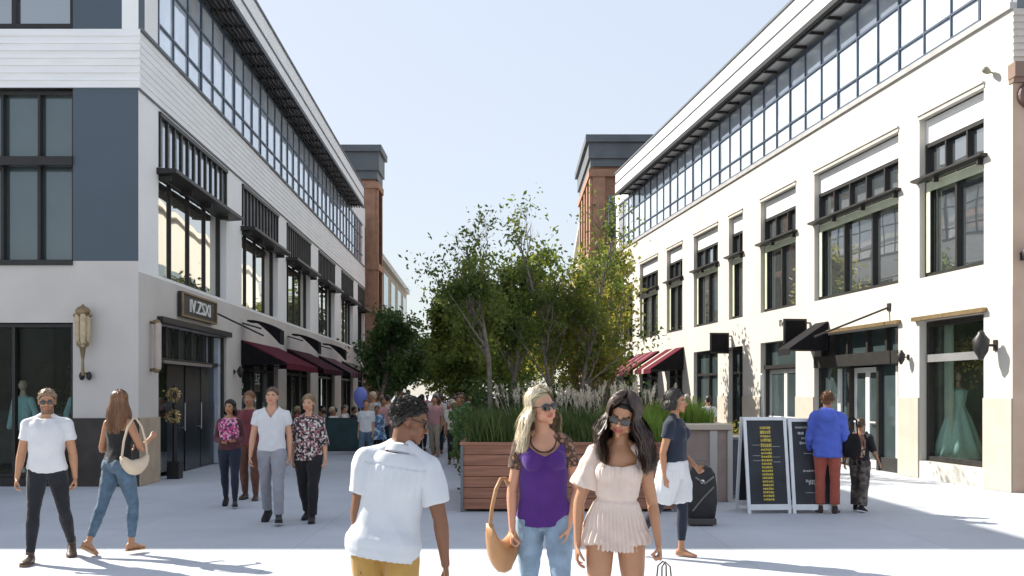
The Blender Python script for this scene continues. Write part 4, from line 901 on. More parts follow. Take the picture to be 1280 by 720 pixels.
MALE = [(-.12,.10,.07,.0),(-.09,.145,.095,.01),(-.03,.168,.108,.012),(.05,.158,.10,.0),(.13,.146,.095,-.008),(.22,.152,.10,-.008),(.30,.160,.110,-.004),(.37,.166,.108,.0),(.42,.150,.094,.006),(.455,.105,.076,.012),(.495,.07,.06,.016),(.52,.052,.052,.016)]
FEMALE = [(-.12,.10,.075,.0),(-.09,.148,.10,.012),(-.03,.166,.110,.014),(.04,.150,.100,.004),(.10,.134,.09,-.004),(.16,.122,.083,-.006),(.24,.132,.090,-.006),(.31,.146,.100,-.002),(.37,.146,.094,.002),(.42,.130,.082,.008),(.452,.09,.064,.012),(.49,.055,.05,.016),(.515,.044,.045,.016)]
class Pose:
    def __init__(s, h=1.75, sex='m', lean=(0,0), twist=0, head=(0,0,0), armL=((.15,0,-1),(.05,-.25,-1)), armR=((-.15,0,-1),(-.05,-.25,-1)), legL=((.03,-.15,-1),(.02,.1,-1)), legR=((-.03,.1,-1),(-.02,.3,-1)), feet=((8,0),(-8,0)), curl=(.35,.35), girth=1., roll=0., sit=False, sw=1.):
        s.s = h/1.75; s.sex = sex; s.tab = MALE if sex == 'm' else FEMALE; s.girth = girth; k = s.s
        s.up = nrm((lean[0], -lean[1], 1)); s.twist = R(twist); s.roll = R(roll)
        s.f = (1. if sex == 'm' else .86)*(girth if girth < 1 else 1)
        s.shw = (.176 if sex == 'm' else .150)*k*sw
        d = lambda v: nrm(v)
        hx = .088*k
        s.hip = {}; s.knee = {}; s.ank = {}; s.foot = {}
        c, sn = math.cos(s.roll), math.sin(s.roll)
        for q, sg, leg, ft in (('L',1,legL,feet[0]),('R',-1,legR,feet[1])):
            s.hip[q] = A([sg*hx*c, 0, -.05*k+sg*hx*sn]); s.knee[q] = s.hip[q]+d(leg[0])*.43*k; s.ank[q] = s.knee[q]+d(leg[1])*.42*k
            s.foot[q] = (R(ft[0]), R(ft[1]))
        low = min(s.sole(q) for q in 'LR'); s.off = A([0,0,-low])
        for dct in (s.hip, s.knee, s.ank):
            for q in 'LR': dct[q] = dct[q]+s.off
        s.pel = s.off.copy()
        s.sh = {}; s.el = {}; s.wr = {}; s.fd = {}
        for q, sg, arm in (('L',1,armL),('R',-1,armR)):
            s.sh[q] = s.T((sg*s.shw/k, .008, .402)); s.el[q] = s.sh[q]+d(arm[0])*.295*k; s.wr[q] = s.el[q]+d(arm[1])*.25*k; s.fd[q] = d(arm[2] if len(arm) > 2 else arm[1])
        s.curl = dict(L=curl[0], R=curl[1])
        ht = s.T((0,.012,.535)); s.Hrot = s.frame(.45) @ rot('Z', R(head[0])) @ rot('X', R(head[1])) @ rot('Y', R(head[2])); s.Hc = ht+ s.Hrot @ (A([0,-.02,.105])*k)
    def sole(s, q):
        yaw, pit = s.foot[q]; M_ = rot('Z', yaw) @ rot('X', pit); return min((s.ank[q] + M_ @ (A(p)*s.s))[2] for p in ((0,.06,-.085),(0,-.13,-.085),(0,-.19,-.08)))
    def frame(s, z):
        x0 = nrm(np.cross(A([0,1,0]), s.up)); y0 = np.cross(s.up, x0); F = np.stack([x0, y0, s.up], 1)
        return F @ rot('Z', s.twist*min(1, max(0, z/.35)))
    def T(s, p):
        p = A(p, float); return s.pel + s.frame(p[2]) @ (p*s.s)
    def inv(s, V):
        W = V - s.pel; z = W @ s.up / s.s; x0 = nrm(np.cross(A([0,1,0]), s.up)); y0 = np.cross(s.up, x0); X = W @ x0/s.s; Y = W @ y0/s.s
        a = s.twist*np.clip(z/.35,0,1); return np.stack([X*np.cos(a)+Y*np.sin(a), -X*np.sin(a)+Y*np.cos(a), z], 1)
    def sec(s, z):
        t = A(s.tab); return [np.interp(z, t[:,0], t[:,j]) for j in (1,2,3)]
    def torso(s, g, z0, z1, inf=0., minr=None, flare=0., step=.02, bust=0.):
        zs = np.linspace(z0, z1, max(4, int((z1-z0)/step))); rs = []
        for z in zs:
            rx, ry, yo = s.sec(z); rx = rx*s.girth+inf; ry = ry*s.girth+inf
            if minr and z < .33: rx = max(rx, minr[0]); ry = max(ry, minr[1])
            if flare: fl = max(0, (flare[0]-z))*flare[1]; rx += fl; ry += fl*.9
            ring = []
            for k in range(36):
                a = 2*math.pi*k/36; cx, sy_ = math.cos(a), math.sin(a); e = .86
                ring.append(s.T((rx*np.sign(cx)*abs(cx)**e, ry*np.sign(sy_)*abs(sy_)**e+yo, z)))
            rs.append(ring)
        g.rings(rs)
        if s.sex == 'f' and z1 > .36 and z0 < .3:
            for x in (-.065,.065):
                g.ell(s.T((x,-.075,.315)), A((.062,.055,.065))*s.s*s.girth+inf*.6, s.frame(.3))
        if z0 < -.06:
            for x in (-.075,.075): g.ell(s.T((x,.055,-.05)), A((.085,.075,.085))*s.s*s.girth+inf*.6, s.frame(0))
    def arm(s, g, q, a0=0., a1=1., inf=0., seg=12, loose=0.):
        f = s.f*s.s; full = [(0,.057),(.12,.056),(.3,.049),(.5,.043),(.54,.042),(.62,.044),(.72,.040),(.86,.031),(.97,.026)]
        def at(u):
            return s.sh[q]+(s.el[q]-s.sh[q])*u/.54 if u <= .54 else s.el[q]+(s.wr[q]-s.el[q])*(u-.54)/.46
        us = [u for u,_ in full if a0 < u < a1]; us = [a0]+us+[a1]; rr = [np.interp(u, [x for x,_ in full], [y for _,y in full])*f+inf+loose*max(0,(u-a0)) for u in us]
        g.limb([at(u) for u in us], rr, seg, rnd=(inf==0 or a0<=0 and False))
        if inf and a0 <= 0: g.ell(s.sh[q], [rr[0]*.99]*3, None, 16, 10)
        return at
    def leg(s, g, q, a0=0., a1=1., inf=0., seg=14, straight=0., flare=0.):
        k = s.s*s.girth**.6; full = [(0,.090),(.1,.088),(.25,.077),(.4,.062),(.5,.053),(.54,.052),(.62,.056),(.7,.054),(.82,.042),(.93,.034),(1.,.035)]
        if s.sex == 'f': full = [(u, r*(1.02 if u<.35 else .95)) for u,r in full]
        def at(u): return s.hip[q]+(s.knee[q]-s.hip[q])*u/.506 if u <= .506 else s.knee[q]+(s.ank[q]-s.knee[q])*(u-.506)/.494
        us = [a0]+[u for u,_ in full if a0 < u < a1]+[a1]; X = [x for x,_ in full]; Y = [y for _,y in full]
        g.limb([at(u) for u in us], [max(np.interp(u,X,Y)*k+inf, straight)+flare*u for u in us], seg, rnd=inf==0)
        return at
    def hand(s, g, q, thumb=None, palm=None):
        k = s.s*(1. if s.sex == 'm' else .92); f = s.fd[q]; sg = 1 if q == 'L' else -1
        a = nrm(thumb if thumb is not None else (0,-1,0)); a = nrm(a - f*np.dot(a,f)); n = np.cross(f, a)
        pd = A(palm if palm is not None else (-sg,0,0), float); n = n if np.dot(n,pd) > 0 else -n
        w = s.wr[q]; c = s.curl[q]
        g.limb([w-f*.01*k, w+f*.03*k, w+f*.06*k, w+f*.088*k], [(.026*k,.017*k),(.034*k,.015*k),(.040*k,.014*k),(.040*k,.011*k)], 12, flat=a)
        kn = w+f*.088*k
        for i,(L,rr) in enumerate(((.068,.0085),(.077,.0088),(.071,.0084),(.055,.0075))):
            p = kn + a*(.030-.0195*i)*k - f*(.0,.0,.003,.010)[i]*k; pts = [p-f*.02*k, p]; an = 0
            for j, fr_ in enumerate((.45,.3,.25)):
                an += c*(1,1.15,.8)[j]*(1+.07*i); d = nrm(f*math.cos(an)+n*math.sin(an)+a*(.06-.04*i)*(1-c)); p = p+d*L*fr_*k; pts.append(p)
            g.limb(pts, [rr*k]*2+[rr*.95*k,rr*.9*k,rr*.78*k], 8)
        b = w+f*.022*k+a*.020*k; d1 = nrm(f*.62+a*.62+n*.35); p1 = b+d1*.042*k; d2 = nrm(f*.85+a*.25+n*(.3+c*.5)); p2 = p1+d2*.03*k; p3 = p2+nrm(d2+n*c*.3)*.024*k
        g.limb([b, p1, p2, p3], [.014*k,.0115*k,.0098*k,.0085*k], 8)
    def head(s, g, jaw=1.):
        k = s.s*1.0; H = s.Hrot; c = s.Hc
        def E(p, r, m=None): g.ell(c+H@(A(p)*k), A(r)*k, H if m is None else H@m, 18, 12)
        def Lm(ps, rr, seg=10): g.limb([c+H@(A(p)*k) for p in ps], [x*k for x in rr], seg)
        m = s.sex == 'm'
        E((0,.018,.035),(.074,.094,.083)); E((0,-.028,.0),(.062,.060,.085)); E((0,-.030,-.045),(.056 if m else .050,.056,.052))
        E((0,-.020,-.070),(.050*jaw if m else .042,.052,.030)); E((0,-.066,-.092),(.024 if m else .018,.020,.018))
        E((0,-.076,.024),(.046,.017,.014)); 
        for x in (-1,1):
            E((x*.036,-.062,-.022),(.022,.022,.022)); E((x*.046,-.03,-.05),(.018,.035,.028))
            E((x*.076,.012,-.004),(.008,.018,.030), rot('Z', x*.35)); E((x*.074,.008,-.026),(.008,.010,.012))
            E((x*.011,-.097,-.030),(.0085,.011,.008)); E((x*.031,-.074,.004),(.014,.012,.010))
        Lm([(0,-.084,.012),(0,-.094,-.008),(0,-.104,-.024)],[.0075,.009,.0115])
        E((0,-.084,-.052),(.024,.013,.0065)); E((0,-.082,-.063),(.020,.014,.0075)); E((0,-.074,-.076),(.02,.012,.010))
        nb = s.T((0,.016,.47)); top = c+H@(A([0,.022,-.045])*k); r = (.058 if m else .047)*k
        g.limb([nb, (nb+top)/2+s.frame(.4)@A([0,-.004,0]), top], [r*1.12, r, r*1.02], 16)
        for sg_ in (-1,1):
            g.limb([s.T((sg_*.030,.018,.490)), s.T((sg_*.08,.016,.452)), s.T((sg_*(s.shw/s.s-.015),.01,.418))], [.038*k*s.f,.038*k*s.f,.046*k*s.f], 12)

def yoke(P, g, inf, x0=.035):
    for q in (-1,1): g.limb([P.T((q*x0,.017,.486-(x0-.03)*.75)), P.T((q*.10,.015,.443)), P.T((q*(P.shw/P.s-.012),.01,.416))], [(.036*P.f+inf)*P.s,(.038*P.f+inf)*P.s,(.046*P.f+inf)*P.s], 12)
def remesh(g, voxel, smooth=5, fac=.5):
    o = g.build('tmp', [], None); m = o.modifiers.new('r', 'REMESH'); m.mode = 'VOXEL'; m.voxel_size = voxel
    q = o.modifiers.new('s', 'SMOOTH'); q.factor = fac; q.iterations = smooth
    me = bpy.data.meshes.new_from_object(o.evaluated_get(bpy.context.evaluated_depsgraph_get())); d = o.data; bpy.data.objects.remove(o); bpy.data.meshes.remove(d)
    n = len(me.vertices); V = np.empty(n*3); me.vertices.foreach_get('co', V); N = np.empty(n*3); me.vertices.foreach_get('normal', N)
    return me, V.reshape(-1,3), N.reshape(-1,3)
def setv(me, V): me.vertices.foreach_set('co', V.astype('f').ravel()); me.update()
def cut(me, keep):
    bm = bmesh.new(); bm.from_mesh(me); bm.verts.ensure_lookup_table()
    bmesh.ops.delete(bm, geom=[v for v, k in zip(bm.verts, keep) if not k], context='VERTS')
    # even out the jagged edge
    for _ in range(3):
        bd = [v for v in bm.verts if v.is_boundary]; new = {}
        for v in bd:
            nb = [e.other_vert(v).co for e in v.link_edges if e.is_boundary]
            if len(nb) == 2: new[v] = (v.co*2+nb[0]+nb[1])/4
        for v, c in new.items(): v.co = c
    bm.to_mesh(me); bm.free()
def obj_from(me, name, m, parent, thick=0):
    me.name = name; me.materials.clear(); [me.materials.append(x) for x in (m if isinstance(m,(list,tuple)) else [m])]
    me.polygons.foreach_set('use_smooth', [True]*len(me.polygons)); o = bpy.data.objects.new(name, me); COL.objects.link(o); o.parent = parent
    if thick: t = o.modifiers.new('t','SOLIDIFY'); t.thickness = thick; t.offset = 1
    return o
def fold(V, N, amp, f=(9,9,4), seed=0., ridge=True):
    out = V.copy()
    for i in range(len(V)):
        p = Vector((V[i,0]*f[0]+seed, V[i,1]*f[1]+seed*2, V[i,2]*f[2])); n1 = noise.noise(p); n2 = noise.noise(p*2.3)
        r = (1-abs(n1)*2.2)*.7+n2*.4 if ridge else n1
        out[i] += N[i]*amp*r
    return out
def paint_body(me, V, P, skin, lips, brow, hair=None, beard=None, eyes=True, hairline=None):
    L = (V-P.Hc) @ P.Hrot / P.s; n = len(V); c = np.tile(A(skin), (n,1)); x, y, z = L[:,0], L[:,1], L[:,2]
    hd = (np.linalg.norm(L*A([1,.8,.9]),axis=1) < .14)
    ax = abs(x)
    cheek = np.exp(-((ax-.038)**2+(z+.022)**2)/.0004)*(y<-.04); c = c*(1-cheek[:,None]*.25)+A(lips)*cheek[:,None]*.25
    lm = hd & (y < -.074) & ((ax/.025)**2+((z+.057)/.0125)**2 < 1); c[lm] = lips
    lm2 = hd & (y < -.074) & (ax < .022) & (abs(z+.0575) < .0018); c[lm2] = A(lips)*.35
    bm_ = hd & (y < -.055) & (abs(ax-.031) < .019) & (abs(z-.026+.10*(ax-.031)**2*9) < .0045); c[bm_] = brow
    if eyes:
        em = hd & (y < -.06) & (((ax-.031)/.0155)**2+((z-.004)/.0065)**2 < 1); c[em] = (.55,.52,.48)
        im = hd & (y < -.06) & (((ax-.031)/.0065)**2+((z-.004)/.0065)**2 < 1); c[im] = (.03,.02,.015)
        lid = hd & (y < -.06) & (abs(ax-.031) < .017) & (abs(z-.0115) < .0022); c[lid] = (.03,.02,.015)
    ns = hd & (y < -.095) & (z < -.030) & (abs(ax-.010) < .005); c[ns] = A(skin)*.3
    if beard is not None:
        bd = hd & ((z < -.035) & (y < .0) & (y > -.2) & (ax < .08) & ~lm & ((z < -.066) | (ax > .03) | (abs(z+.043) < .008))) & (z > -.125); c[bd] = A(skin)*.35+A(beard)*.65
    if hair is not None:
        hm = hd & (z > (hairline or (lambda y_: np.interp(y_, [-.1,-.06,-.03,.02,.05,.1], [.072,.070,.03,.012,-.05,-.06])))(y)) ; c[hm] = hair
    a = me.attributes.new('paint', 'FLOAT_COLOR', 'POINT'); a.data.foreach_set('color', np.concatenate([c, np.ones((n,1))],1).astype('f').ravel())
def ribbons(paths, w0, w1, Nn=None, name='strands'):
    """flat tapered ribbons along paths (k x n x 3)"""
    P = np.array(paths); k, n, _ = P.shape; t = np.gradient(P, axis=1); t /= (np.linalg.norm(t,axis=2,keepdims=True)+1e-9)
    r = rng.normal(size=(k,1,3)) if Nn is None else Nn; sd = np.cross(t, r); sd /= (np.linalg.norm(sd,axis=2,keepdims=True)+1e-9)
    w = np.linspace(w0, w1, n)[None,:,None]; w = w*(.55+.9*rng.random((k,1,1))); a = P+sd*w; b = P-sd*w
    V = np.stack([a[:,:-1],b[:,:-1],b[:,1:],a[:,1:]],2).reshape(-1,4,3); T = np.repeat(np.clip(rng.normal(.5,.28,k),0,1), n-1)
    return V, T
def hair_mat(name, c1, c2, rough=.38):
    m = bpy.data.materials.new(name); m.use_nodes = True; MATS[name] = m
    n, l = m.node_tree.nodes, m.node_tree.links; b = n['Principled BSDF']; b.inputs['Roughness'].default_value = rough; b.inputs['Specular IOR Level'].default_value = .6
    at = n.new('ShaderNodeAttribute'); at.attribute_name = 'tint'; mx = n.new('ShaderNodeMix'); mx.data_type = 'RGBA'
    mx.inputs[6].default_value = (*c1,1); mx.inputs[7].default_value = (*c2,1); l.new(at.outputs['Fac'], mx.inputs[0]); l.new(mx.outputs[2], b.inputs['Base Color']); return m
HM = dict(black=hair_mat('black_hair',(.007,.005,.004),(.022,.016,.012),.55), brown=hair_mat('brown_hair',(.045,.022,.010),(.13,.065,.028)), dbrown=hair_mat('dark_brown_hair',(.012,.007,.005),(.075,.037,.022),.42),
  blond=hair_mat('blond_hair',(.34,.26,.15),(.80,.71,.52)), auburn=hair_mat('auburn_hair',(.10,.04,.014),(.25,.11,.04)), grey=hair_mat('grey_hair',(.2,.19,.17),(.45,.43,.40)), sandy=hair_mat('sandy_hair',(.16,.10,.05),(.36,.25,.14)))
def hair_short(P, par, hm, thick=.012, n=1500, L=.035, curl=1., up=0., name='hair', base_voxel=.005, side=.0):
    k = P.s; H = P.Hrot; c = P.Hc; g = G()
    g.ell(c+H@(A((0,.020,.040))*k), A((.0760+thick*.25,.0950+thick*.25,.084+thick*.8))*k, H, 28, 20)
    g.ell(c+H@(A((0,.030,.0))*k), A((.070+thick*.3,.080+thick*.3,.076))*k, H, 28, 20)
    me, V, N = remesh(g, base_voxel, 2); V = fold(V, N, .005*k, (38,38,38), 3.)
    Lc = (V-c)@H/k
    hl = np.interp(Lc[:,1], [-.12,-.075,-.05,-.02,.0,.03,.06,.12], [.078,.074,.055,.03,.012,-.01,-.055,-.06])
    setv(me, V); cut(me, Lc[:,2] > hl)
    a = me.attributes.new('tint','FLOAT','POINT'); a.data.foreach_set('value', np.clip(rng.normal(.35,.2,len(me.vertices)),0,1).astype('f'))
    base = obj_from(me, name, hm, par)
    # locks
    paths = []; r = rng
    while len(paths) < n:
        d = nrm(r.normal(size=3)); p = d*A((.0765+thick*.5,.0955+thick*.5,.084+thick*.85))*r.uniform(.98,1.03)+A((0,.020,.040)); 
        if p[2] < np.interp(p[1], [-.12,-.075,-.05,-.02,.0,.03,.06,.12], [.080,.078,.06,.035,.018,-.0,-.045,-.05]): continue
        ax = nrm(np.cross(d, A((.2,1,.1))+r.normal(size=3)*.4)); pts = []; ph = r.uniform(0,6.28); q = p-d*.006; dd = nrm(d*(.35+up)+np.cross(ax,d)*.9+A((0,.3,-.2)))
        for i in range(6):
            pts.append(c+H@(q*k)); tw = ax*math.sin(ph+i*1.3)+d*math.cos(ph+i*1.3); dd = nrm(dd+tw*.55*curl-d*.12); q = q+dd*L/5
        paths.append(pts)
    V4, T = ribbons(paths, .0028*k, .0008*k); quad_mesh('locks', V4, T, hm, base)
    return base
def hair_long(P, par, hm, length=.35, part=.0, n=1100, rad=(.088,.100), wave=.006, front=62, blow=(0,0), name='hair', seed=5, vol=1., puff=.12, tuck=0., lock=.0042, inner=True):
    k = P.s; H = P.Hrot; c = P.Hc; r = np.random.default_rng(seed); g = G()
    C0 = A((0,.020,.040)); Rr = A((.0800,.0990,.0885))*vol
    g.ell(c+H@(C0*k), Rr*k, H, 28, 20); g.ell(c+H@(A((0,.040,-.02))*k), A((.070,.070,.085))*k*vol, H, 24, 16)
    me, V, N = remesh(g, .005, 2); Lc = (V-c)@H/k; setv(me, V)
    hl = np.interp(Lc[:,1], [-.12,-.07,-.05,-.03,-.01,.03,.12], [.112,.108,.088,.045,-.02,-.1,-.12]); cut(me, Lc[:,2] > hl)
    a = me.attributes.new('tint','FLOAT','POINT'); a.data.foreach_set('value', np.clip(rng.normal(.3,.15,len(me.vertices)),0,1).astype('f'))
    base = obj_from(me, name, hm, par)
    paths = []; Hi = H.T; down = Hi@A([0,0,-1.])
    for i in range(n):
        sgn = 1 if r.random() < .5 else -1
        phi = R(r.uniform(front, 180))*sgn   # 0 = face side
        th0 = r.uniform(.02, 1.1)*(1 if abs(phi) > 1.9 else .6); lay = r.uniform(.985,1.0+puff*1.2)
        pts = []; ph = r.uniform(0,6.28); ln = length*r.uniform(.72,1.05)
        rootphi = phi*r.uniform(.25,1.) if abs(phi) < 2.2 else phi
        m_ = 9
        for j in range(m_):
            u = j/(m_-1); th = th0+(1.75-th0)*u; f_ = rootphi+(phi-rootphi)*min(1,u*1.5)
            q = C0+A((math.sin(th)*math.sin(f_)*Rr[0]+part*(1-u)*sgn*0, -math.sin(th)*math.cos(f_)*Rr[1], math.cos(th)*Rr[2]))*lay
            pts.append(q)
        q = pts[-1].copy(); 
        L2 = max(0.02, ln); st = L2/10; v = nrm(pts[-1]-pts[-2])
        out = A((math.sin(phi)*.9, -math.cos(phi)*.6, 0))
        for j in range(10):
            v = nrm(v*.6+down*.75+out*(-.06 if j > 3 else puff*3)*(r.uniform(.3,1.3)) + Hi@A([blow[0],blow[1],0])*.5*(j/10) + A((math.sin(ph+j*1.1),math.cos(ph*1.7+j*.9),0))*wave*16)
            q = q+v*st; pts.append(q.copy())
        paths.append([c+H@(p*k) for p in pts])
    PP = np.array(paths)
    cen = c+H@(C0*k)
    Nn = np.gradient(PP,axis=1); rad_ = PP-cen; rad_[:,:,2] *= .3
    V4, T = ribbons(paths, lock*k, lock*.35*k, Nn=rad_+rng.normal(size=rad_.shape)*.02); quad_mesh('locks', V4, T, hm, base)
    return base
def glasses(P, par, up=False, tint=(.012,.010,.010), big=1.):
    k = P.s; H = P.Hrot; c = P.Hc; g = G(); o = A((0,-.0,.0)) if not up else A((0,.012,.082)); 
    def X(p): 
        p = A(p, float)
        if up: p = rot('X', R(-48))@p; 
        return c+H@((p+o)*k)
    for s in (-1,1):
        rs = []
        for y, sc in ((-.094,.94),(-.099,1.),(-.100,.96)):
            rs.append([X((s*.033+.028*big*sc*np.sign(math.cos(a))*abs(math.cos(a))**.75, y+.010*(abs(s*.033+.028*math.cos(a))/.06)**2, .001+.021*big*sc*np.sign(math.sin(a))*abs(math.sin(a))**.8)) for a in [2*math.pi*j/22 for j in range(22)]])
        g.rings(rs)
    lens = G(); lens.v, lens.f = g.v, g.f
    o_ = lens.build('sunglasses', mat('dark_lens', tint, .08, var=.1, spec=.9), par, smooth=True)
    f = G(); f.limb([X((-.008,-.100,.008)),X((.008,-.100,.008))],[.0035*k]*2,6)
    for s in (-1,1): f.limb([X((s*.062,-.088,.010)),X((s*.078,-.04,.008)),X((s*.082,.012,.004)),X((s*.078,.030,-.014))],[.0035*k,.003*k,.003*k,.0025*k],6)
    f.build('glasses_frame', M['black'], o_, smooth=True); return o_
def shoe(P, q, par, kind, m, sole=None, bare=False):
    k = P.s*(1. if P.sex == 'm' else .92); yaw, pit = P.foot[q]; Mf = rot('Z', yaw)@rot('X', pit); a = P.ank[q]
    def X(p): return a+Mf@(A(p)*k)
    return X, k
def foot_geo(P, q, g, inf=0., boot=.0, toes=False):
    X, k = shoe(P, q, None, None, None)
    def rg(y,z,a,b): return [X((a*math.cos(t)+0, y, max(-.085, z+b*math.sin(t)))) for t in [2*math.pi*j/18 for j in range(18)]]
    i = inf
    g.rings([rg(.068,-.055,.012+i,.014+i),rg(.058,-.052,.028+i,.034+i),rg(.03,-.04,.036+i,.05+i),rg(-.01,-.035,.036+i,.055+i),rg(-.05,-.048,.036+i,.042+i),rg(-.09,-.058,.042+i,.030+i),rg(-.13,-.066,.045+i,.022+i),rg(-.165,-.070,.038+i,.017+i),rg(-.19,-.073,.022+i,.012+i)])
    g.limb([X((0,.02,-.04)), X((0,.0,.0)), X((0,.0,.03+boot))], [.034*k+i,.036*k+i,.036*k+i], 14)
def shoes(P, par, kind, m, msole=None, voxel=.006, name='shoe'):
    for q in 'LR':
        g = G(); foot_geo(P, q, g, .006, .02 if kind=='boot' else -.02); me,V,N = remesh(g, voxel, 3)
        o = obj_from(me, name, m, par)
        X,k = shoe(P,q,None,None,None); s = G(); rs=[]
        for z,e in ((-.100,.002),(-.098,.006),(-.083,.006),(-.080,.0)):
            rs.append([X((( .045 if y<-.02 else .037)*w*1.0+e*np.sign(w), y, z)) for y,w in ((.078,0),(.07,.6),(.03,1),(-.03,.9),(-.09,1.05),(-.14,1.05),(-.18,.7),(-.203,0),(-.18,-.7),(-.14,-1.05),(-.09,-1.05),(-.03,-.9),(.03,-1),(.07,-.6))])
        s.rings(rs); s.build('sole', msole or M['black'], o)
def garment(P, par, name, m, fn, voxel=.007, smooth=4, amp=.006, f=(9,9,4), keep=None, seed=1., extra=None, thick=.0, ridge=True):
    g = G(); fn(g); me, V, N = remesh(g, voxel, smooth)
    if amp: V = fold(V, N, amp, f, seed, ridge)
    if extra: V = extra(V, N)
    setv(me, V)
    if keep is not None: cut(me, keep(P.inv(V), V))
    return obj_from(me, name, m, par, thick)
def body(P, par, skin, hairc, lips=None, beard=None, eyes=True, voxel=.006, thumb=None, palm=None, barefoot=True, name='body'):
    g = G(); P.torso(g, -.12, .515, 0.); P.head(g)
    for q in 'LR':
        P.arm(g, q); P.leg(g, q)
        P.hand(g, q, (thumb or {}).get(q), (palm or {}).get(q))
        if barefoot: foot_geo(P, q, g)
    me, V, N = remesh(g, voxel, 4 if voxel < .005 else 3)
    lips = lips or tuple(A(skin)*A((.95,.55,.55)))
    paint_body(me, V, P, skin, lips, tuple(A(hairc)*.8), hairc, beard, eyes)
    return obj_from(me, name, SKIN, par)

def person(x, y, yaw, label, group=None):
    return empty('person', (x, y, 0), label, 'person', group, R(yaw))
SK = dict(fair=(.54,.285,.18), tan=(.40,.195,.105), olive=(.33,.165,.09), brown=(.19,.082,.040), warm=(.44,.22,.12))
HC = dict(black=(.012,.01,.01), dbrown=(.03,.018,.012), brown=(.08,.04,.02), blond=(.45,.35,.2), auburn=(.15,.06,.02), grey=(.3,.28,.26), sandy=(.24,.16,.09))
WT = cloth('white_cotton', (.62,.62,.63), .05)
WT2 = cloth('white_shirt_cotton', (.56,.58,.61), .05)
BLKJ = cloth('black_denim', (.017,.018,.022), .3); DEN = cloth('blue_denim', (.085,.135,.19), .3, 12, bump=.3); DENL = cloth('faded_blue_denim', (.22,.32,.43), .28, 8, bump=.3); KHK = cloth('mustard_chino', (.42,.25,.07), .1); GRYT = cloth('grey_trouser_cloth', (.27,.27,.30), .1)
NAVY = cloth('navy_cotton', (.018,.024,.040), .2); PURP = cloth('purple_jersey', (.065,.020,.165), .15); BLK = cloth('black_jersey', (.016,.015,.017), .25); LT = mat('dark_brown_leather', (.06,.035,.022), .4, var=.3, scale=10); TANL = mat('tan_leather', (.40,.21,.09), .45, var=.18, scale=5, bump=.1)

# --- 1. front man seen from behind, white shirt, face turned to the right
P = Pose(1.655,'m',lean=(-.16,.07),twist=4,head=(-88,8,7),armL=((.17,.10,-1),(-.08,.02,-1)),armR=((-.26,.05,-1),(-.10,-.10,-1)),legL=((.05,-.22,-1),(.02,.1,-1)),legR=((-.05,.12,-1),(-.02,.35,-1)),feet=((8,0),(-8,22)),curl=(.45,.4),girth=.97,sw=.95)
# body faces away from the camera, so his right hand is at image right
e = person(-.66, 5.0, 176, 'man in front seen from behind in a white short sleeved shirt and mustard trousers')
body(P, e, SK['brown'], HC['black'], voxel=.0048, eyes=False, barefoot=False)
hair_short(P, e, HM['black'], .011, 2600, .045, 1.3, .35)
glasses(P, e, big=.95)
def pleats(V, N):
    L = P.inv(V); on = np.clip((.385-L[:,2])/.02,0,1)*np.clip((L[:,2]-.10)/.28,0,1)**1.5*(L[:,1]>.03)*(abs(L[:,0])<.15)
    V = V+N*(.0045*np.sin(L[:,0]*150)*on)[:,None]
    col = (abs(L[:,2]-.385)<.006)*(L[:,1]>.02)*(abs(L[:,0])<.17); return V-N*(.004*col)[:,None]
garment(P, e, 'shirt', WT2, lambda g: (P.torso(g,-.13,.455,.022,minr=(.152,.118),flare=(.04,.26)),P.arm(g,'L',-.0,.36,.015,loose=.02),P.arm(g,'R',-.0,.36,.015,loose=.02),
   yoke(P,g,.016)), .0055, 5, .016, (6,6,3.0), seed=4., extra=pleats, keep=lambda L,V: (L[:,2] > -.125-.25*np.clip(L[:,0],-.2,.2)*0))
g = G(); rs=[]
for z,a,b in ((.450,.085,.078),(.478,.074,.070),(.505,.068,.066),(.490,.077,.076),(.458,.090,.088)):
    rs.append([P.T((a*math.cos(t), b*math.sin(t)+.016, z+.012*math.sin(t))) for t in [2*math.pi*j/28 for j in range(28)]])
g.rings(rs, caps=False); g.build('collar', WT2, e, smooth=True)
garment(P, e, 'trousers', KHK, lambda g: (P.torso(g,-.13,.03,.006),P.leg(g,'L',0,.99,.014),P.leg(g,'R',0,.99,.014)), .008, 4, .005, (8,8,8))
g=G(); rs=[]
for z in (-.02,.025): rx,ry,yo=P.sec(z); rs += [[P.T(((rx+.019)*math.cos(t),(ry+.019)*math.sin(t)+yo,z)) for t in [2*math.pi*j/30 for j in range(30)]]]
g.rings(rs); g.build('belt', LT, e, smooth=True)
shoes(P, e, 'shoe', LT)
FRONT = P

# --- 2. blonde woman in purple top
P = Pose(1.70,'f',lean=(-.02,.05),twist=8,head=(30,-6,-4),armL=((.30,-.05,-1),(-.25,-.30,-1)),armR=((-.20,-.02,-1),(.02,-.22,-1)),legL=((.05,-.35,-1),(.03,.05,-1)),legR=((-.03,.12,-1),(0,.4,-1)),feet=((6,0),(-6,25)),curl=(.4,1.0),girth=.90,sw=.93)
e = person(.20, 5.95, -4, 'blonde woman in sunglasses, purple scoop neck top and faded jeans, walking toward us')
body(P, e, SK['fair'], HC['blond'], voxel=.005, eyes=False, barefoot=False)
hair_long(P, e, HM['blond'], .30, n=3600, front=70, blow=(-.35,.0), seed=3, puff=.17, wave=.016, lock=.0030)
glasses(P, e, big=1.05, tint=(.03,.018,.012))
garment(P, e, 'top', PURP, lambda g: (P.torso(g,-.10,.47,.024,minr=(.152,.112),flare=(.02,.15)),yoke(P,g,.008)), .006, 3, .011, (7,7,5), keep=lambda L,V: ~((L[:,2]>.345+1.1*abs(L[:,0])**1.25)&(L[:,1]<.03)) & ~((abs(L[:,0])<.07)&(L[:,2]>.44)), seed=2.)
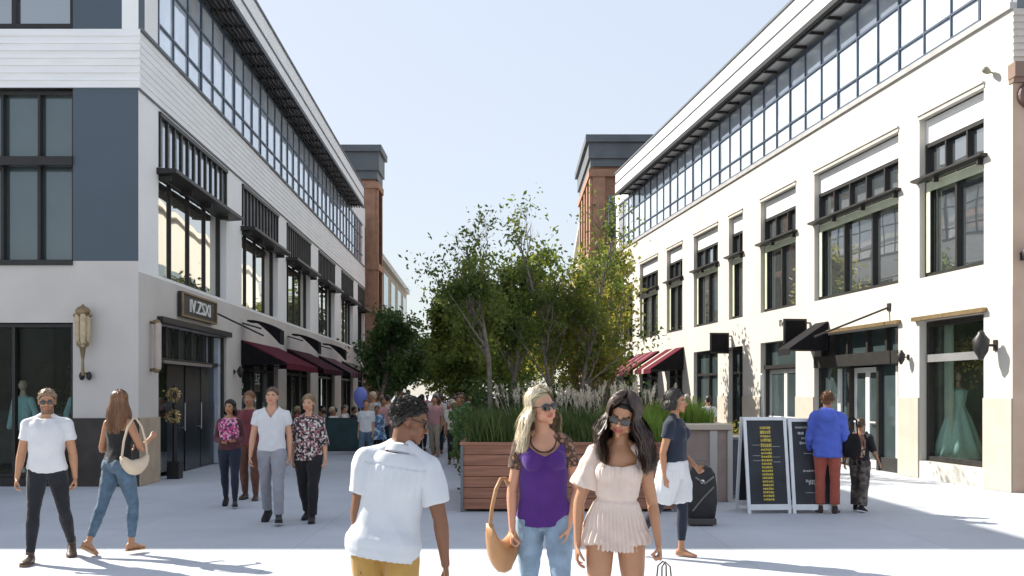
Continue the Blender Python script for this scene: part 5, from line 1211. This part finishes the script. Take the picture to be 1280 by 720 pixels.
LACE = print_mat('brown_sheer_sleeve', [(.06,.035,.025),(.30,.16,.10),(.10,.06,.04)], 60)
garment(P, e, 'sheer_sleeves', LACE, lambda g: (P.arm(g,'L',.0,.27,.011,loose=.02),P.arm(g,'R',.0,.27,.011,loose=.02),yoke(P,g,.016,.09)), .006, 3, .005, (12,12,12))
garment(P, e, 'jeans', DENL, lambda g: (P.torso(g,-.13,.00,.008),P.leg(g,'L',0,.98,.009),P.leg(g,'R',0,.98,.009)), .007, 3, .005, (12,12,14), seed=7.)
shoes(P, e, 'shoe', TANL)
g = G(); g.limb([P.T((.085*math.sin(t), -.020-.075*math.cos(t), .452-.085*max(0,math.cos(t)))) for t in [R(a) for a in range(-150,151,15)]], [.005]*21, 6); g.build('necklace', LT, e, smooth=True)
def hobo_bag(loc, rz, sc, label, m, flat=.5, strap=.30, tilt=0., deep=1.):
    b = empty('shoulder_bag', loc, label, 'bag', None, rz); g = G(); rs=[]
    for i in range(15):
        u=i/14; a = math.pi*(1+u); w = .17*sc/deep**.5; x=w*math.cos(a); z=.17*sc*math.sin(a)*deep; th=.075*sc*math.sin(math.pi*min(max(u,.05),.95))**.5
        rs.append([(x*(1+.0*math.cos(t))+.0, th*flat*math.cos(t), z*.55+ (.085*sc*deep**.3*math.sin(math.pi*u)**.6)*math.sin(t)+.03*sc*abs(x/w)**2) for t in [2*math.pi*j/14 for j in range(14)]])
    g.rings(rs); g.v=[(a,b_+.008*noise.noise(Vector((a*20,b_*20,c*20))),c+.01*noise.noise(Vector((c*16,a*14,3)))) for a,b_,c in g.v]; g.build('bag_body', m, b, smooth=True)
    g = G(); g.limb([(-.165*sc/deep**.5,0,.03*sc),(-.14*sc/deep**.5,0,strap*.45),(-.09*sc/deep**.5,0,strap*.8),(-.02,0,strap),(.02,0,strap),(.09*sc/deep**.5,0,strap*.8),(.14*sc/deep**.5,0,strap*.45),(.165*sc/deep**.5,0,.03*sc)],[.012*sc]*8,8); g.build('strap', m, b, smooth=True)
    b.rotation_euler = (tilt, 0, rz); return b
w = Matrix.Rotation(R(-4),3,'Z')@Vector(P.wr['R']); hobo_bag((w.x+.20-.055, w.y+5.95+.01, w.z+.02), R(50), 1.0, 'tan leather hobo bag hanging beside the purple top woman, held in her hand', TANL, .9, .30, deep=1.9)

# --- 3. dark haired woman in cream romper
P = Pose(1.66,'f',lean=(.05,.07),twist=-6,roll=4,head=(-8,10,9),armL=((.22,.20,-1),(.10,-.60,-1)),armR=((-.34,-.02,-1),(-.04,-.18,-1)),legL=((.05,-.08,-1),(.0,.32,-1)),legR=((-.04,-.30,-1),(0,.05,-1)),feet=((6,25),(-6,0)),curl=(1.1,.4),girth=.90,sw=.93)
e = person(.575, 5.35, -3, 'dark haired woman in a cream short romper, head tilted, carrying a paper bag')
body(P, e, SK['warm'], HC['black'], voxel=.005, eyes=False, lips=(.45,.10,.09))
hair_long(P, e, HM['dbrown'], .33, n=5000, front=46, blow=(.55,.1), seed=9, wave=.022, vol=1.04, lock=.0030, puff=.24)
glasses(P, e, big=.98)
ROMP = print_mat('cream_lace', [(.66,.55,.50),(.70,.61,.56),(.60,.49,.44)], 120)
ROMP = cloth('cream_crepe', (.66,.535,.465), .06, 14)
def gathers(V,N):
    L=P.inv(V); a=np.arctan2(L[:,1],L[:,0]); lo=np.clip((.15-L[:,2])/.1,0,1); hi=np.clip((L[:,2]-.17)/.06,0,1)*np.clip((.40-L[:,2])/.1,0,1)*(abs(L[:,0])<.16)
    V=V+N*(.006*np.sin(a*34+3*np.sin(L[:,2]*9))*lo)[:,None]+N*(.0022*np.sin(a*46)*hi)[:,None]
    w=np.exp(-((L[:,2]-.155)/.012)**2)*(abs(L[:,0])<.2); return V-N*(.010*w)[:,None]
garment(P, e, 'romper', ROMP, lambda g: (P.torso(g,.14,.46,.012),P.torso(g,-.135,.16,.012,minr=(.12,.095),flare=(.15,.15)),P.leg(g,'L',.0,.085,.020,flare=.10),P.leg(g,'R',.0,.085,.020,flare=.10)), .0055, 4, .005, (9,9,4), extra=gathers, seed=5.,
   keep=lambda L,V: ~((L[:,2]>.355+.9*abs(L[:,0])**1.6)&(L[:,1]<.04)&(abs(L[:,0])<.105)) & ~((abs(L[:,0])<.06)&(L[:,2]>.44)))
garment(P, e, 'flutter_sleeves', ROMP, lambda g: (P.arm(g,'L',.0,.08,.010),P.arm(g,'R',.0,.36,.012,loose=.10),yoke(P,g,.014,.09)), .006, 3, .009, (16,16,5), seed=8.)
w = Matrix.Rotation(R(-3),3,'Z')@Vector(P.wr['L']); wx, wy, wz = w.x+.575, w.y+5.35, w.z
b = empty('paper_bag', (wx+.025, wy-.03, wz-.44), 'brown paper carrier bag held low by the romper woman', 'bag', None, R(20))
g=G(); g.hexa([(-.07,-.05,0),(.07,-.05,0),(.07,.05,0),(-.07,.05,0),(-.055,-.035,.26),(.055,-.03,.26),(.055,.035,.26),(-.055,.03,.26)]); g.build('bag_body', mat('kraft_paper',(.42,.24,.11),.8,var=.12,scale=7,bump=.2,bscale=9), b, bevel=.004)
g=G(); 
for s in (-1,1): g.limb([(-.03,s*.03,.25),(-.025,s*.022,.33),(0,s*.012,.355),(.025,s*.022,.33),(.03,s*.03,.25)],[.004]*5,6)
g.build('handle', LT, b, smooth=True)

# --- 4. man in white tee and black jeans, left
P = Pose(1.76,'m',lean=(0,.02),twist=-4,head=(12,4,0),armL=((.20,.14,-1),(.10,-.05,-1)),armR=((-.22,-.06,-1),(-.08,-.35,-1)),legL=((.12,.20,-1),(.10,.55,-1)),legR=((-.03,-.30,-1),(-.06,-.06,-1)),feet=((10,18),(-6,-4)),curl=(.6,.55))
e = person(-4.72, 9.75, 14, 'bearded man in a white tee and tight black jeans, walking at far left')
body(P, e, SK['warm'], HC['dbrown'], beard=HC['dbrown'], eyes=False, barefoot=False, voxel=.0065); hair_short(P, e, HM['sandy'], .012, 900, .035, .5, .4); glasses(P, e)
garment(P, e, 'tee', WT, lambda g: (P.torso(g,-.07,.465,.019,minr=(.155,.115)),P.arm(g,'L',0,.28,.010,loose=.02),P.arm(g,'R',0,.28,.010,loose=.02),yoke(P,g,.010)), .008, 3, .014, (8,8,5), seed=11.)
garment(P, e, 'jeans', BLKJ, lambda g: (P.torso(g,-.13,.03,.008),P.leg(g,'L',0,.97,.008),P.leg(g,'R',0,.97,.008)), .008, 3, .004, (14,14,14)); shoes(P, e, 'boot', LT, cloth('tan_sole',(.2,.13,.08)))

# --- 5. woman in black tank and jeans, seen from behind, head turned
P = Pose(1.70,'f',lean=(0,.03),twist=10,head=(25,0,0),armL=((.25,.10,-1),(-.35,-1.0,-.05)),armR=((-.35,-.25,-1),(.35,-.9,.55)),legL=((.06,.28,-1),(.05,.40,-1)),legR=((-.08,-.22,-1),(.05,.02,-1)),feet=((4,30),(-4,0)),curl=(.7,.8))
e = person(-4.16, 10.15, 150, 'woman with long auburn hair in a black tank and ripped blue jeans, seen from behind')
body(P, e, SK['tan'], HC['auburn'], voxel=.0065, eyes=True); hair_long(P, e, HM['auburn'], .36, n=900, front=75, seed=13)
TANKP = BLK
garment(P, e, 'tank_top', BLK, lambda g: P.torso(g,-.02,.44,.012,minr=(.135,.10)), .008, 4, .005, (9,9,5), keep=lambda L,V: L[:,2] < .43-.4*np.clip(.10-abs(L[:,0]),0,1)*0-(abs(L[:,0])>.09)*.10)
garment(P, e, 'jeans', DEN, lambda g: (P.torso(g,-.13,.05,.009),P.leg(g,'L',0,.93,.009),P.leg(g,'R',0,.93,.009)), .008, 3, .005, (13,13,14), seed=2.)
for q in 'LR':
    X,k = shoe(P,q,None,None,None); g=G(); rs=[]
    for z in (-.098,-.084): rs.append([X((.045*w_, y_, z)) for y_,w_ in ((.078,0),(.06,.8),(.0,.9),(-.09,1.05),(-.15,1),(-.2,0),(-.15,-1),(-.09,-1.05),(0,-.9),(.06,-.8))])
    g.rings(rs); g.limb([X((-.045,-.1,-.08)),X((0,-.09,-.03)),X((.045,-.1,-.08))],[.009]*3,6); g.limb([X((-.034,.03,-.07)),X((0,-.02,.0)),X((.034,.03,-.07))],[.007]*3,6); g.build('sandal', TANL, e)
hobo_bag((-3.93, 10.0, 1.02), R(60), .95, 'beige slouchy shoulder bag worn by the auburn haired woman', mat('beige_leather',(.55,.44,.32),.5,var=.15,bump=.2), 1.0, .42)

# --- 6/7. couple: man in white V-neck, woman in patterned top
P = Pose(1.76,'m',lean=(0,.0),twist=3,head=(-4,-2,2),armL=((.16,.06,-1),(.02,-.12,-1)),armR=((-.24,.04,-1),(-.10,-.15,-1)),legL=((.04,-.30,-1),(.02,-.05,-1)),legR=((.0,.12,-1),(-.04,.55,-1)),feet=((10,-6),(-12,30)),curl=(.5,.5),girth=.95)
e = person(-3.14, 12.55, 4, 'man in a white V neck tee and grey trousers, next to the patterned top')
body(P, e, SK['fair'], HC['brown'], voxel=.007, barefoot=False); hair_short(P, e, HM['brown'], .007, 700, .02, .6)
garment(P, e, 'tee', WT, lambda g: (P.torso(g,-.06,.47,.022,minr=(.158,.118)),P.arm(g,'L',0,.24,.010,loose=.02),P.arm(g,'R',0,.24,.010,loose=.02),yoke(P,g,.010)), .008, 3, .012, (8,8,5), seed=21., keep=lambda L,V: ~((L[:,2]>.37+1.6*abs(L[:,0]))&(L[:,1]<.0)))
garment(P, e, 'trousers', GRYT, lambda g: (P.torso(g,-.13,.0,.010),P.leg(g,'L',0,.99,.016,straight=.062),P.leg(g,'R',0,.99,.016,straight=.062)), .009, 3, .007, (12,12,7), seed=3.); shoes(P, e, 'shoe', BLK)
P = Pose(1.69,'f',lean=(0,.0),twist=-3,head=(4,-2,-2),armL=((.24,.04,-1),(.10,-.2,-1)),armR=((-.20,.04,-1),(.0,-.2,-1)),legL=((.02,-.24,-1),(-.04,.0,-1)),legR=((-.01,.10,-1),(.03,.50,-1)),feet=((8,0),(-8,14)),curl=(.5,.5),girth=1.10)
e = person(-2.70, 12.75, -4, 'older blonde woman in a black and white patterned top and black trousers')
body(P, e, SK['fair'], HC['sandy'], voxel=.007, barefoot=False); hair_short(P, e, HM['sandy'], .024, 1200, .05, .4)
PAT = print_mat('black_white_print', [(.02,.02,.022),(.55,.52,.48),(.28,.12,.13)], 42)
garment(P, e, 'blouse', PAT, lambda g: (P.torso(g,-.13,.47,.018,minr=(.175,.13),flare=(.05,.08)),P.arm(g,'L',0,.62,.012,loose=.02),P.arm(g,'R',0,.62,.012,loose=.02),yoke(P,g,.012)), .008, 4, .007, (8,8,4), seed=31.)
garment(P, e, 'trousers', BLK, lambda g: (P.torso(g,-.13,.03,.012),P.leg(g,'L',0,.98,.016,straight=.06),P.leg(g,'R',0,.98,.016,straight=.06)), .009, 3, .005, (12,12,7)); shoes(P, e, 'shoe', BLK)

# --- 8. woman in pink scarf, and the person just behind her
P = Pose(1.58,'f',head=(-10,0,4),twist=-8,armL=((.25,.1,-1),(-.55,-.9,-.1)),armR=((-.25,.1,-1),(.55,-.9,-.2)),legL=((.02,-.28,-1),(0,.0,-1)),legR=((.0,.14,-1),(0,.5,-1)),feet=((6,0),(-6,28)),curl=(.7,.7))
e = person(-4.22, 14.35, 10, 'woman in a bright pink patterned scarf top and dark trousers, arms folded before her')
body(P, e, SK['tan'], HC['black'], voxel=.008, barefoot=False); hair_long(P, e, HM['black'], .16, n=500, front=70, seed=17)
PINK = print_mat('pink_print', [(.55,.06,.22),(.62,.35,.42),(.10,.03,.08)], 34)
garment(P, e, 'scarf_top', PINK, lambda g: P.torso(g,.10,.46,.03), .01, 4, .014, (10,10,8), seed=2.)
garment(P, e, 'jacket', cloth('maroon_knit',(.09,.03,.035),.3), lambda g: (P.torso(g,-.06,.44,.022),P.arm(g,'L',0,.95,.012),P.arm(g,'R',0,.95,.012)), .009, 4, .006, keep=lambda L,V: ~((abs(L[:,0])<.085)&(L[:,1]<0)&(abs(L[:,2])<.6)&(L[:,2]>.1)))
garment(P, e, 'trousers', NAVY, lambda g: (P.torso(g,-.13,.12,.012),P.leg(g,'L',0,.97,.012),P.leg(g,'R',0,.97,.012)), .009, 3, .005, (12,12,7)); shoes(P, e, 'shoe', BLK)
P = Pose(1.74,'m',head=(-6,0,0),armL=((.2,.05,-1),(.1,-.3,-1)),armR=((-.2,.05,-1),(-.1,-.3,-1)))
e = person(-4.20, 15.35, 0, 'person in a maroon shirt and brown trousers close behind pink scarf woman')
body(P, e, SK['olive'], HC['auburn'], voxel=.009, barefoot=False); hair_short(P, e, HM['auburn'], .02, 500, .05, .6)
garment(P, e, 'shirt', cloth('wine_cotton',(.16,.035,.045),.25), lambda g: (P.torso(g,-.1,.475,.02,minr=(.17,.12)),P.arm(g,'L',-.03,.5,.018),P.arm(g,'R',-.03,.5,.018)), .01, 4, .007)
garment(P, e, 'trousers', cloth('rust_brown_cloth',(.13,.055,.035),.25), lambda g: (P.torso(g,-.13,.03,.012),P.leg(g,'L',0,.97,.014),P.leg(g,'R',0,.97,.014)), .01, 3, .005); shoes(P, e, 'shoe', LT)

# --- 9. woman in navy tee, white shorts over dark leggings
P = Pose(1.74,'f',lean=(.0,.03),twist=6,head=(4,0,0),armL=((.10,-.05,-1),(-.25,-.75,-.55)),armR=((-.16,.22,-1),(-.05,-.1,-1)),legL=((.05,-.12,-1),(.0,.04,-1)),legR=((-.05,.32,-1),(.0,.75,-1)),feet=((0,0),(0,38)),curl=(.6,.5),girth=1.03)
e = person(1.68, 9.95, 58, 'dark haired woman in a navy tee, loose white shorts and dark leggings, striding right')
body(P, e, SK['tan'], HC['black'], voxel=.0062); hair_long(P, e, HM['black'], .11, n=1200, front=70, seed=23, blow=(0,.4), puff=.2, wave=.014)
garment(P, e, 'tee', NAVY, lambda g: (P.torso(g,-.04,.47,.018,minr=(.150,.115)),P.arm(g,'L',0,.25,.012,loose=.03),P.arm(g,'R',0,.25,.012,loose=.03),yoke(P,g,.012)), .008, 4, .007, (8,8,5), seed=6.)
garment(P, e, 'shorts', WT, lambda g: (P.torso(g,-.14,.03,.022,flare=(.03,.12)),P.leg(g,'L',.0,.42,.022,flare=.09),P.leg(g,'R',.0,.42,.022,flare=.09)), .008, 4, .016, (9,9,3), seed=8.)
garment(P, e, 'leggings', NAVY, lambda g: (P.leg(g,'L',.3,.90,.006),P.leg(g,'R',.3,.90,.006)), .008, 3, .002)
# --- 10. person in blue jacket, back to us
P = Pose(1.72,'m',head=(0,4,0),twist=0,armL=((.22,-.1,-1),(.05,-.55,-1)),armR=((-.22,-.1,-1),(-.05,-.55,-1)),legL=((.03,0,-1),(.0,.02,-1)),legR=((-.03,.0,-1),(0,.02,-1)),feet=((12,0),(-10,0)),girth=1.0)
e = person(4.47, 13.6, 160, 'person in a bright blue hooded jacket and brick red trousers, back to us')
body(P, e, SK['olive'], HC['auburn'], voxel=.008, barefoot=False); hair_short(P, e, HM['auburn'], .022, 1100, .05, .9, .1)
BLU = cloth('bright_blue_nylon', (.075,.12,.50), .12, 4, rough=.6)
garment(P, e, 'jacket', BLU, lambda g: (P.torso(g,-.16,.46,.03,minr=(.18,.14),flare=(.0,.08)),P.arm(g,'L',0,.93,.02),P.arm(g,'R',0,.93,.02),yoke(P,g,.028),g.ell(P.T((0,.12,.43)),(.12,.055,.10))), .009, 3, .022, (7,7,6), seed=9.)
garment(P, e, 'trousers', cloth('brick_red_cloth',(.34,.085,.055),.12), lambda g: (P.torso(g,-.13,.03,.012),P.leg(g,'L',0,.93,.014,straight=.066),P.leg(g,'R',0,.93,.014,straight=.066)), .009, 3, .008, (12,12,7)); shoes(P, e, 'shoe', cloth('dark_canvas',(.04,.03,.03)), mat('white_rubber',(.65,.65,.63),.6))
# --- 11. child with backpack
P = Pose(1.33,'m',head=(12,6,0),lean=(0,.05),armL=((.35,.05,-1),(.3,-.4,-1)),armR=((-.30,-.1,-1),(-.1,-.6,-.8)),legL=((.02,-.12,-1),(.0,.08,-1)),legR=((-.02,.10,-1),(0,.24,-1)),feet=((10,0),(-10,12)),girth=.98)
e = person(5.02, 13.85, 135, 'child in a dark top and patterned trousers with a backpack, beside the blue jacket person')
body(P, e, SK['olive'], HC['brown'], voxel=.008, barefoot=False); hair_short(P, e, HM['brown'], .016, 600, .04, .8)
garment(P, e, 'top', BLK, lambda g: (P.torso(g,-.08,.46,.02),P.arm(g,'L',-.03,.5,.016),P.arm(g,'R',-.03,.5,.016)), .009, 4, .006)
garment(P, e, 'trousers', print_mat('camo_print',[(.09,.075,.065),(.17,.14,.12),(.05,.04,.035)],16), lambda g: (P.torso(g,-.13,.03,.02),P.leg(g,'L',0,.98,.024,straight=.07),P.leg(g,'R',0,.98,.024,straight=.07)), .009, 3, .01, (12,12,7)); shoes(P, e, 'shoe', BLK, mat('white_rubber',(.6,.6,.6),.6))
def backpack(P, e, label, m, sc=1.):
    c = Matrix.Rotation(e.rotation_euler.z,3,'Z')@Vector(P.T((0,.17,.25)))
    b = empty('backpack', (c.x+e.location.x, c.y+e.location.y, c.z), label, 'backpack', None, e.rotation_euler.z); g=G(); rs=[]
    for z,a,d in ((-.19,.10,.05),(-.17,.125,.075),(-.05,.135,.09),(.08,.13,.08),(.15,.105,.06),(.185,.05,.03)):
        rs.append([(a*sc*np.sign(math.cos(t))*abs(math.cos(t))**.6, d*sc*np.sign(math.sin(t))*abs(math.sin(t))**.6, z*sc) for t in [2*math.pi*j/24 for j in range(24)]])
    g.rings(rs); g.build('bag_body', m, b, smooth=True); g=G(); g.box(-.085*sc,.085*sc,.08*sc,.115*sc,-.15*sc,0); g.build('front_pocket', LT, b, bevel=.015)
    g=G()
    for s in (-1,1): g.limb([(s*.08*sc,-.06,.14*sc),(s*.10*sc,-.13,.20*sc),(s*.10*sc,-.27*sc,.10*sc),(s*.10*sc,-.24*sc,-.06*sc),(s*.10*sc,-.08,-.15*sc)],[.014]*5,6)
    g.build('shoulder_strap', M['black'], b, smooth=True)
backpack(P, e, 'brown and black patterned backpack on the back of the child at right', print_mat('brown_bag_print',[(.20,.09,.05),(.45,.30,.20),(.03,.02,.02)],22), .95)
# black tote between the two
b = empty('tote_bag', (4.80,13.55,.80), 'black tote bag hanging between the blue jacket person and the child', 'bag', None, R(25)); g=G(); g.rings([[(a*math.cos(t),d*math.sin(t),z) for t in [2*math.pi*j/20 for j in range(20)]] for z,a,d in ((0,.10,.05),(.02,.15,.07),(.15,.16,.08),(.3,.13,.05),(.34,.10,.02))]); g.build('bag_body', M['blackc'], b, smooth=True); g=G(); g.limb([(-.1,0,.33),(-.08,0,.52),(0,0,.58),(.08,0,.52),(.1,0,.33)],[.012]*5,6); g.build('strap', M['blackc'], b, smooth=True)

# --- 12. small figure in blue print with the balloon, and a dark suited figure
P = Pose(1.40,'f',head=(0,0,0),armL=((.2,.05,-1),(.1,-.3,-1)),armR=((-.35,-.3,-.6),(-.4,-.4,.6)),girth=1.1)
e = person(-3.42, 24.3, 0, 'small figure in a blue and white patterned tunic, holding up the balloon')
body(P, e, SK['olive'], HC['brown'], voxel=.012, barefoot=False); hair_short(P, e, HM['brown'], .02, 300, .05, .6)
garment(P, e, 'tunic', print_mat('blue_print',[(.06,.12,.22),(.40,.50,.58),(.12,.2,.32)],18), lambda g: (P.torso(g,-.3,.47,.03,minr=(.2,.15),flare=(.1,.3)),P.arm(g,'L',-.03,.6,.03),P.arm(g,'R',-.03,.6,.03)), .014, 3, .015)
garment(P, e, 'trousers', BLK, lambda g: (P.leg(g,'L',0,.97,.016),P.leg(g,'R',0,.97,.016)), .014, 3, 0); shoes(P, e, 'shoe', BLK, voxel=.012)
# ------------------------------------------------------------------ background crowd: low detail, shared meshes, object-level cloth
def crowd_proto(sex, sit, pose):
    P = Pose(1.70 if sex == 'm' else 1.62, sex, **pose); e = empty('person', (0,0,0)); body(P, e, (1,1,1), (.03,.02,.015), lips=(.8,.5,.5), eyes=False, voxel=.016, barefoot=True)
    hair_short(P, e, HM['dbrown'], .018, 60, .05, .5, base_voxel=.014)
    garment(P, e, 'top', WT, lambda g: (P.torso(g,-.08,.47,.025,minr=(.17,.125)),P.arm(g,'L',-.03,.4,.022),P.arm(g,'R',-.03,.4,.022)), .016, 2, .01)
    garment(P, e, 'trousers', NAVY, lambda g: (P.torso(g,-.13,.03,.015),P.leg(g,'L',0,.96,.015),P.leg(g,'R',0,.96,.015)), .016, 2, 0)
    for ch in e.children:
        if ch.name.startswith(('top','trousers','body','hair')): ch.data.materials[0] = ch.data.materials[0]
    return e
def crowd_skin(c):
    return mat('crowd_skin_%d' % round(c[0]*100), c, .5, var=.1)
prot = [crowd_proto('m',0,{}), crowd_proto('f',0,dict(legL=((.03,.12,-1),(.02,.3,-1)),legR=((-.03,-.2,-1),(-.02,.05,-1)),head=(20,0,0))), crowd_proto('m',0,dict(head=(-25,0,0),armL=((.2,-.2,-1),(-.3,-.9,.1)),armR=((-.2,.1,-1),(-.1,-.2,-1)))),
  crowd_proto('f',1,dict(legL=((.12,-1,-.1),(.05,.05,-1)),legR=((-.12,-1,-.1),(-.05,.05,-1)),armL=((.2,-.25,-1),(-.2,-.9,.05)),armR=((-.2,-.25,-1),(.2,-.9,.05)),lean=(0,.05)))]
tops = [('white',WT),('white',WT),('white',WT),('black',BLK),('navy',NAVY),('pale blue',cloth('pale_blue_cotton',(.32,.42,.52))),('red',cloth('red_cotton',(.35,.05,.04))),('cream',cloth('cream_cotton',(.6,.52,.42))),('tan',cloth('tan_cotton',(.42,.27,.16))),('grey',GRYT),('pink',cloth('pink_cotton',(.55,.30,.30)))]
sks = [SK['fair'],SK['tan'],SK['warm'],SK['olive'],SK['brown']]
hms = [HM['black'],HM['brown'],HM['blond'],HM['dbrown'],HM['auburn'],HM['grey']]; hn=['black','brown','blond','dark','auburn','grey']
btm = [('navy',NAVY),('black',BLK),('grey',GRYT),('blue jean',DEN),('beige',cloth('beige_cotton',(.45,.38,.28)))]
used = set(); rc = random.Random(5); first = [True]*4
def crowd(pi, x, y, yaw, where, group):
    for _ in range(200):
        a, b, c = rc.randrange(len(tops)), rc.randrange(len(hms)), rc.randrange(len(btm))
        lb = f"{tops[a][0]} top, {btm[c][0]+' trousers, ' if pi != 3 else ''}{hn[b]} hair, {where}"
        if lb not in used: used.add(lb); break
    src = prot[pi]; o = src if first[pi] else copy_tree(src); first[pi] = False
    o.location = (x,y,0); o.rotation_euler.z = R(yaw); s = rc.uniform(.93,1.04); o.scale = (s,s,s); tag(o, ('diner in ' if pi==3 else 'person in ')+lb, 'person', group)
    sk_ = rc.choice(sks)
    def setm(ob, m):
        ob.material_slots[0].link = 'OBJECT'; ob.material_slots[0].material = m
    for ch in o.children:
        n = ch.name.split('.')[0]
        if n == 'body': setm(ch, crowd_skin(sk_))
        elif n == 'hair': setm(ch, hms[b]); [setm(x_, hms[b]) for x_ in ch.children]
        elif n == 'top': setm(ch, tops[a][1])
        elif n == 'trousers': setm(ch, btm[c][1])
spots = []
def free(x, y, d):
    if any((x-a)**2+(y-b)**2 < d*d for a,b in spots): return False
    spots.append((x,y)); return True
i = 0
tb = cafe_table(); cc = cafe_chair(); tk = [True,True]
gt_, gc_, gd_ = 'cafe tables on the left terrace', 'black cafe chairs on the left terrace', 'diners seated on the left terrace'
ordn = ['nearest','second','third','fourth','fifth','sixth','seventh','eighth']
k = 0
for row in range(4):
    for colm in range(2):
        x = -6.2+colm*1.35-.03*row; y = 28.3+row*2.2+colm*.7
        t = tb if tk[0] else copy_tree(tb); tk[0] = False; t.location = (x,y,0); tag(t, f'round cream cafe table, {ordn[row]} in the {"wall side" if colm==0 else "street side"} row of the terrace', 'table', gt_)
        for s in (-1,1):
            c_ = cc if tk[1] else copy_tree(cc); tk[1] = False; c_.location = (x+s*.62,y+.05*s,0); c_.rotation_euler.z = R(90*-s)
            tag(c_, f'black chair {"left" if s<0 else "right"} of the {ordn[row]} {"wall side" if colm==0 else "street side"} table', 'chair', gc_)
            crowd(3, x+s*.60, y+.05*s, 90*-s, f'{"left" if s<0 else "right"} of the {ordn[row]} {"wall side" if colm==0 else "street side"} table', gd_)
walk = 'people strolling far down the street'
for n_ in range(1200):
    if i >= 84: break
    y = rc.uniform(25, 50) if i > 10 else rc.uniform(22,30); x = rc.uniform(-3.9-.02*(y-25), -1.35) if (y < 37 or rc.random()<.4) else rc.uniform(-4.5, 3.5)
    if not free(x, y, .62): continue
    crowd(i % 3, x, y, rc.choice([0,0,10,-15,180,175,40,-60,200]), 'nearest strollers' if y < 30 else 'midway down the street' if y < 42 else 'far down the street', walk); i += 1
for n_ in range(14):
    x = rc.uniform(3.6, 5.2); y = rc.uniform(24, 34)
    if free(x,y,.9): crowd(n_ % 3, x, y, rc.choice([0,180,90]), 'by the right shopfronts', 'people by the right shopfronts')
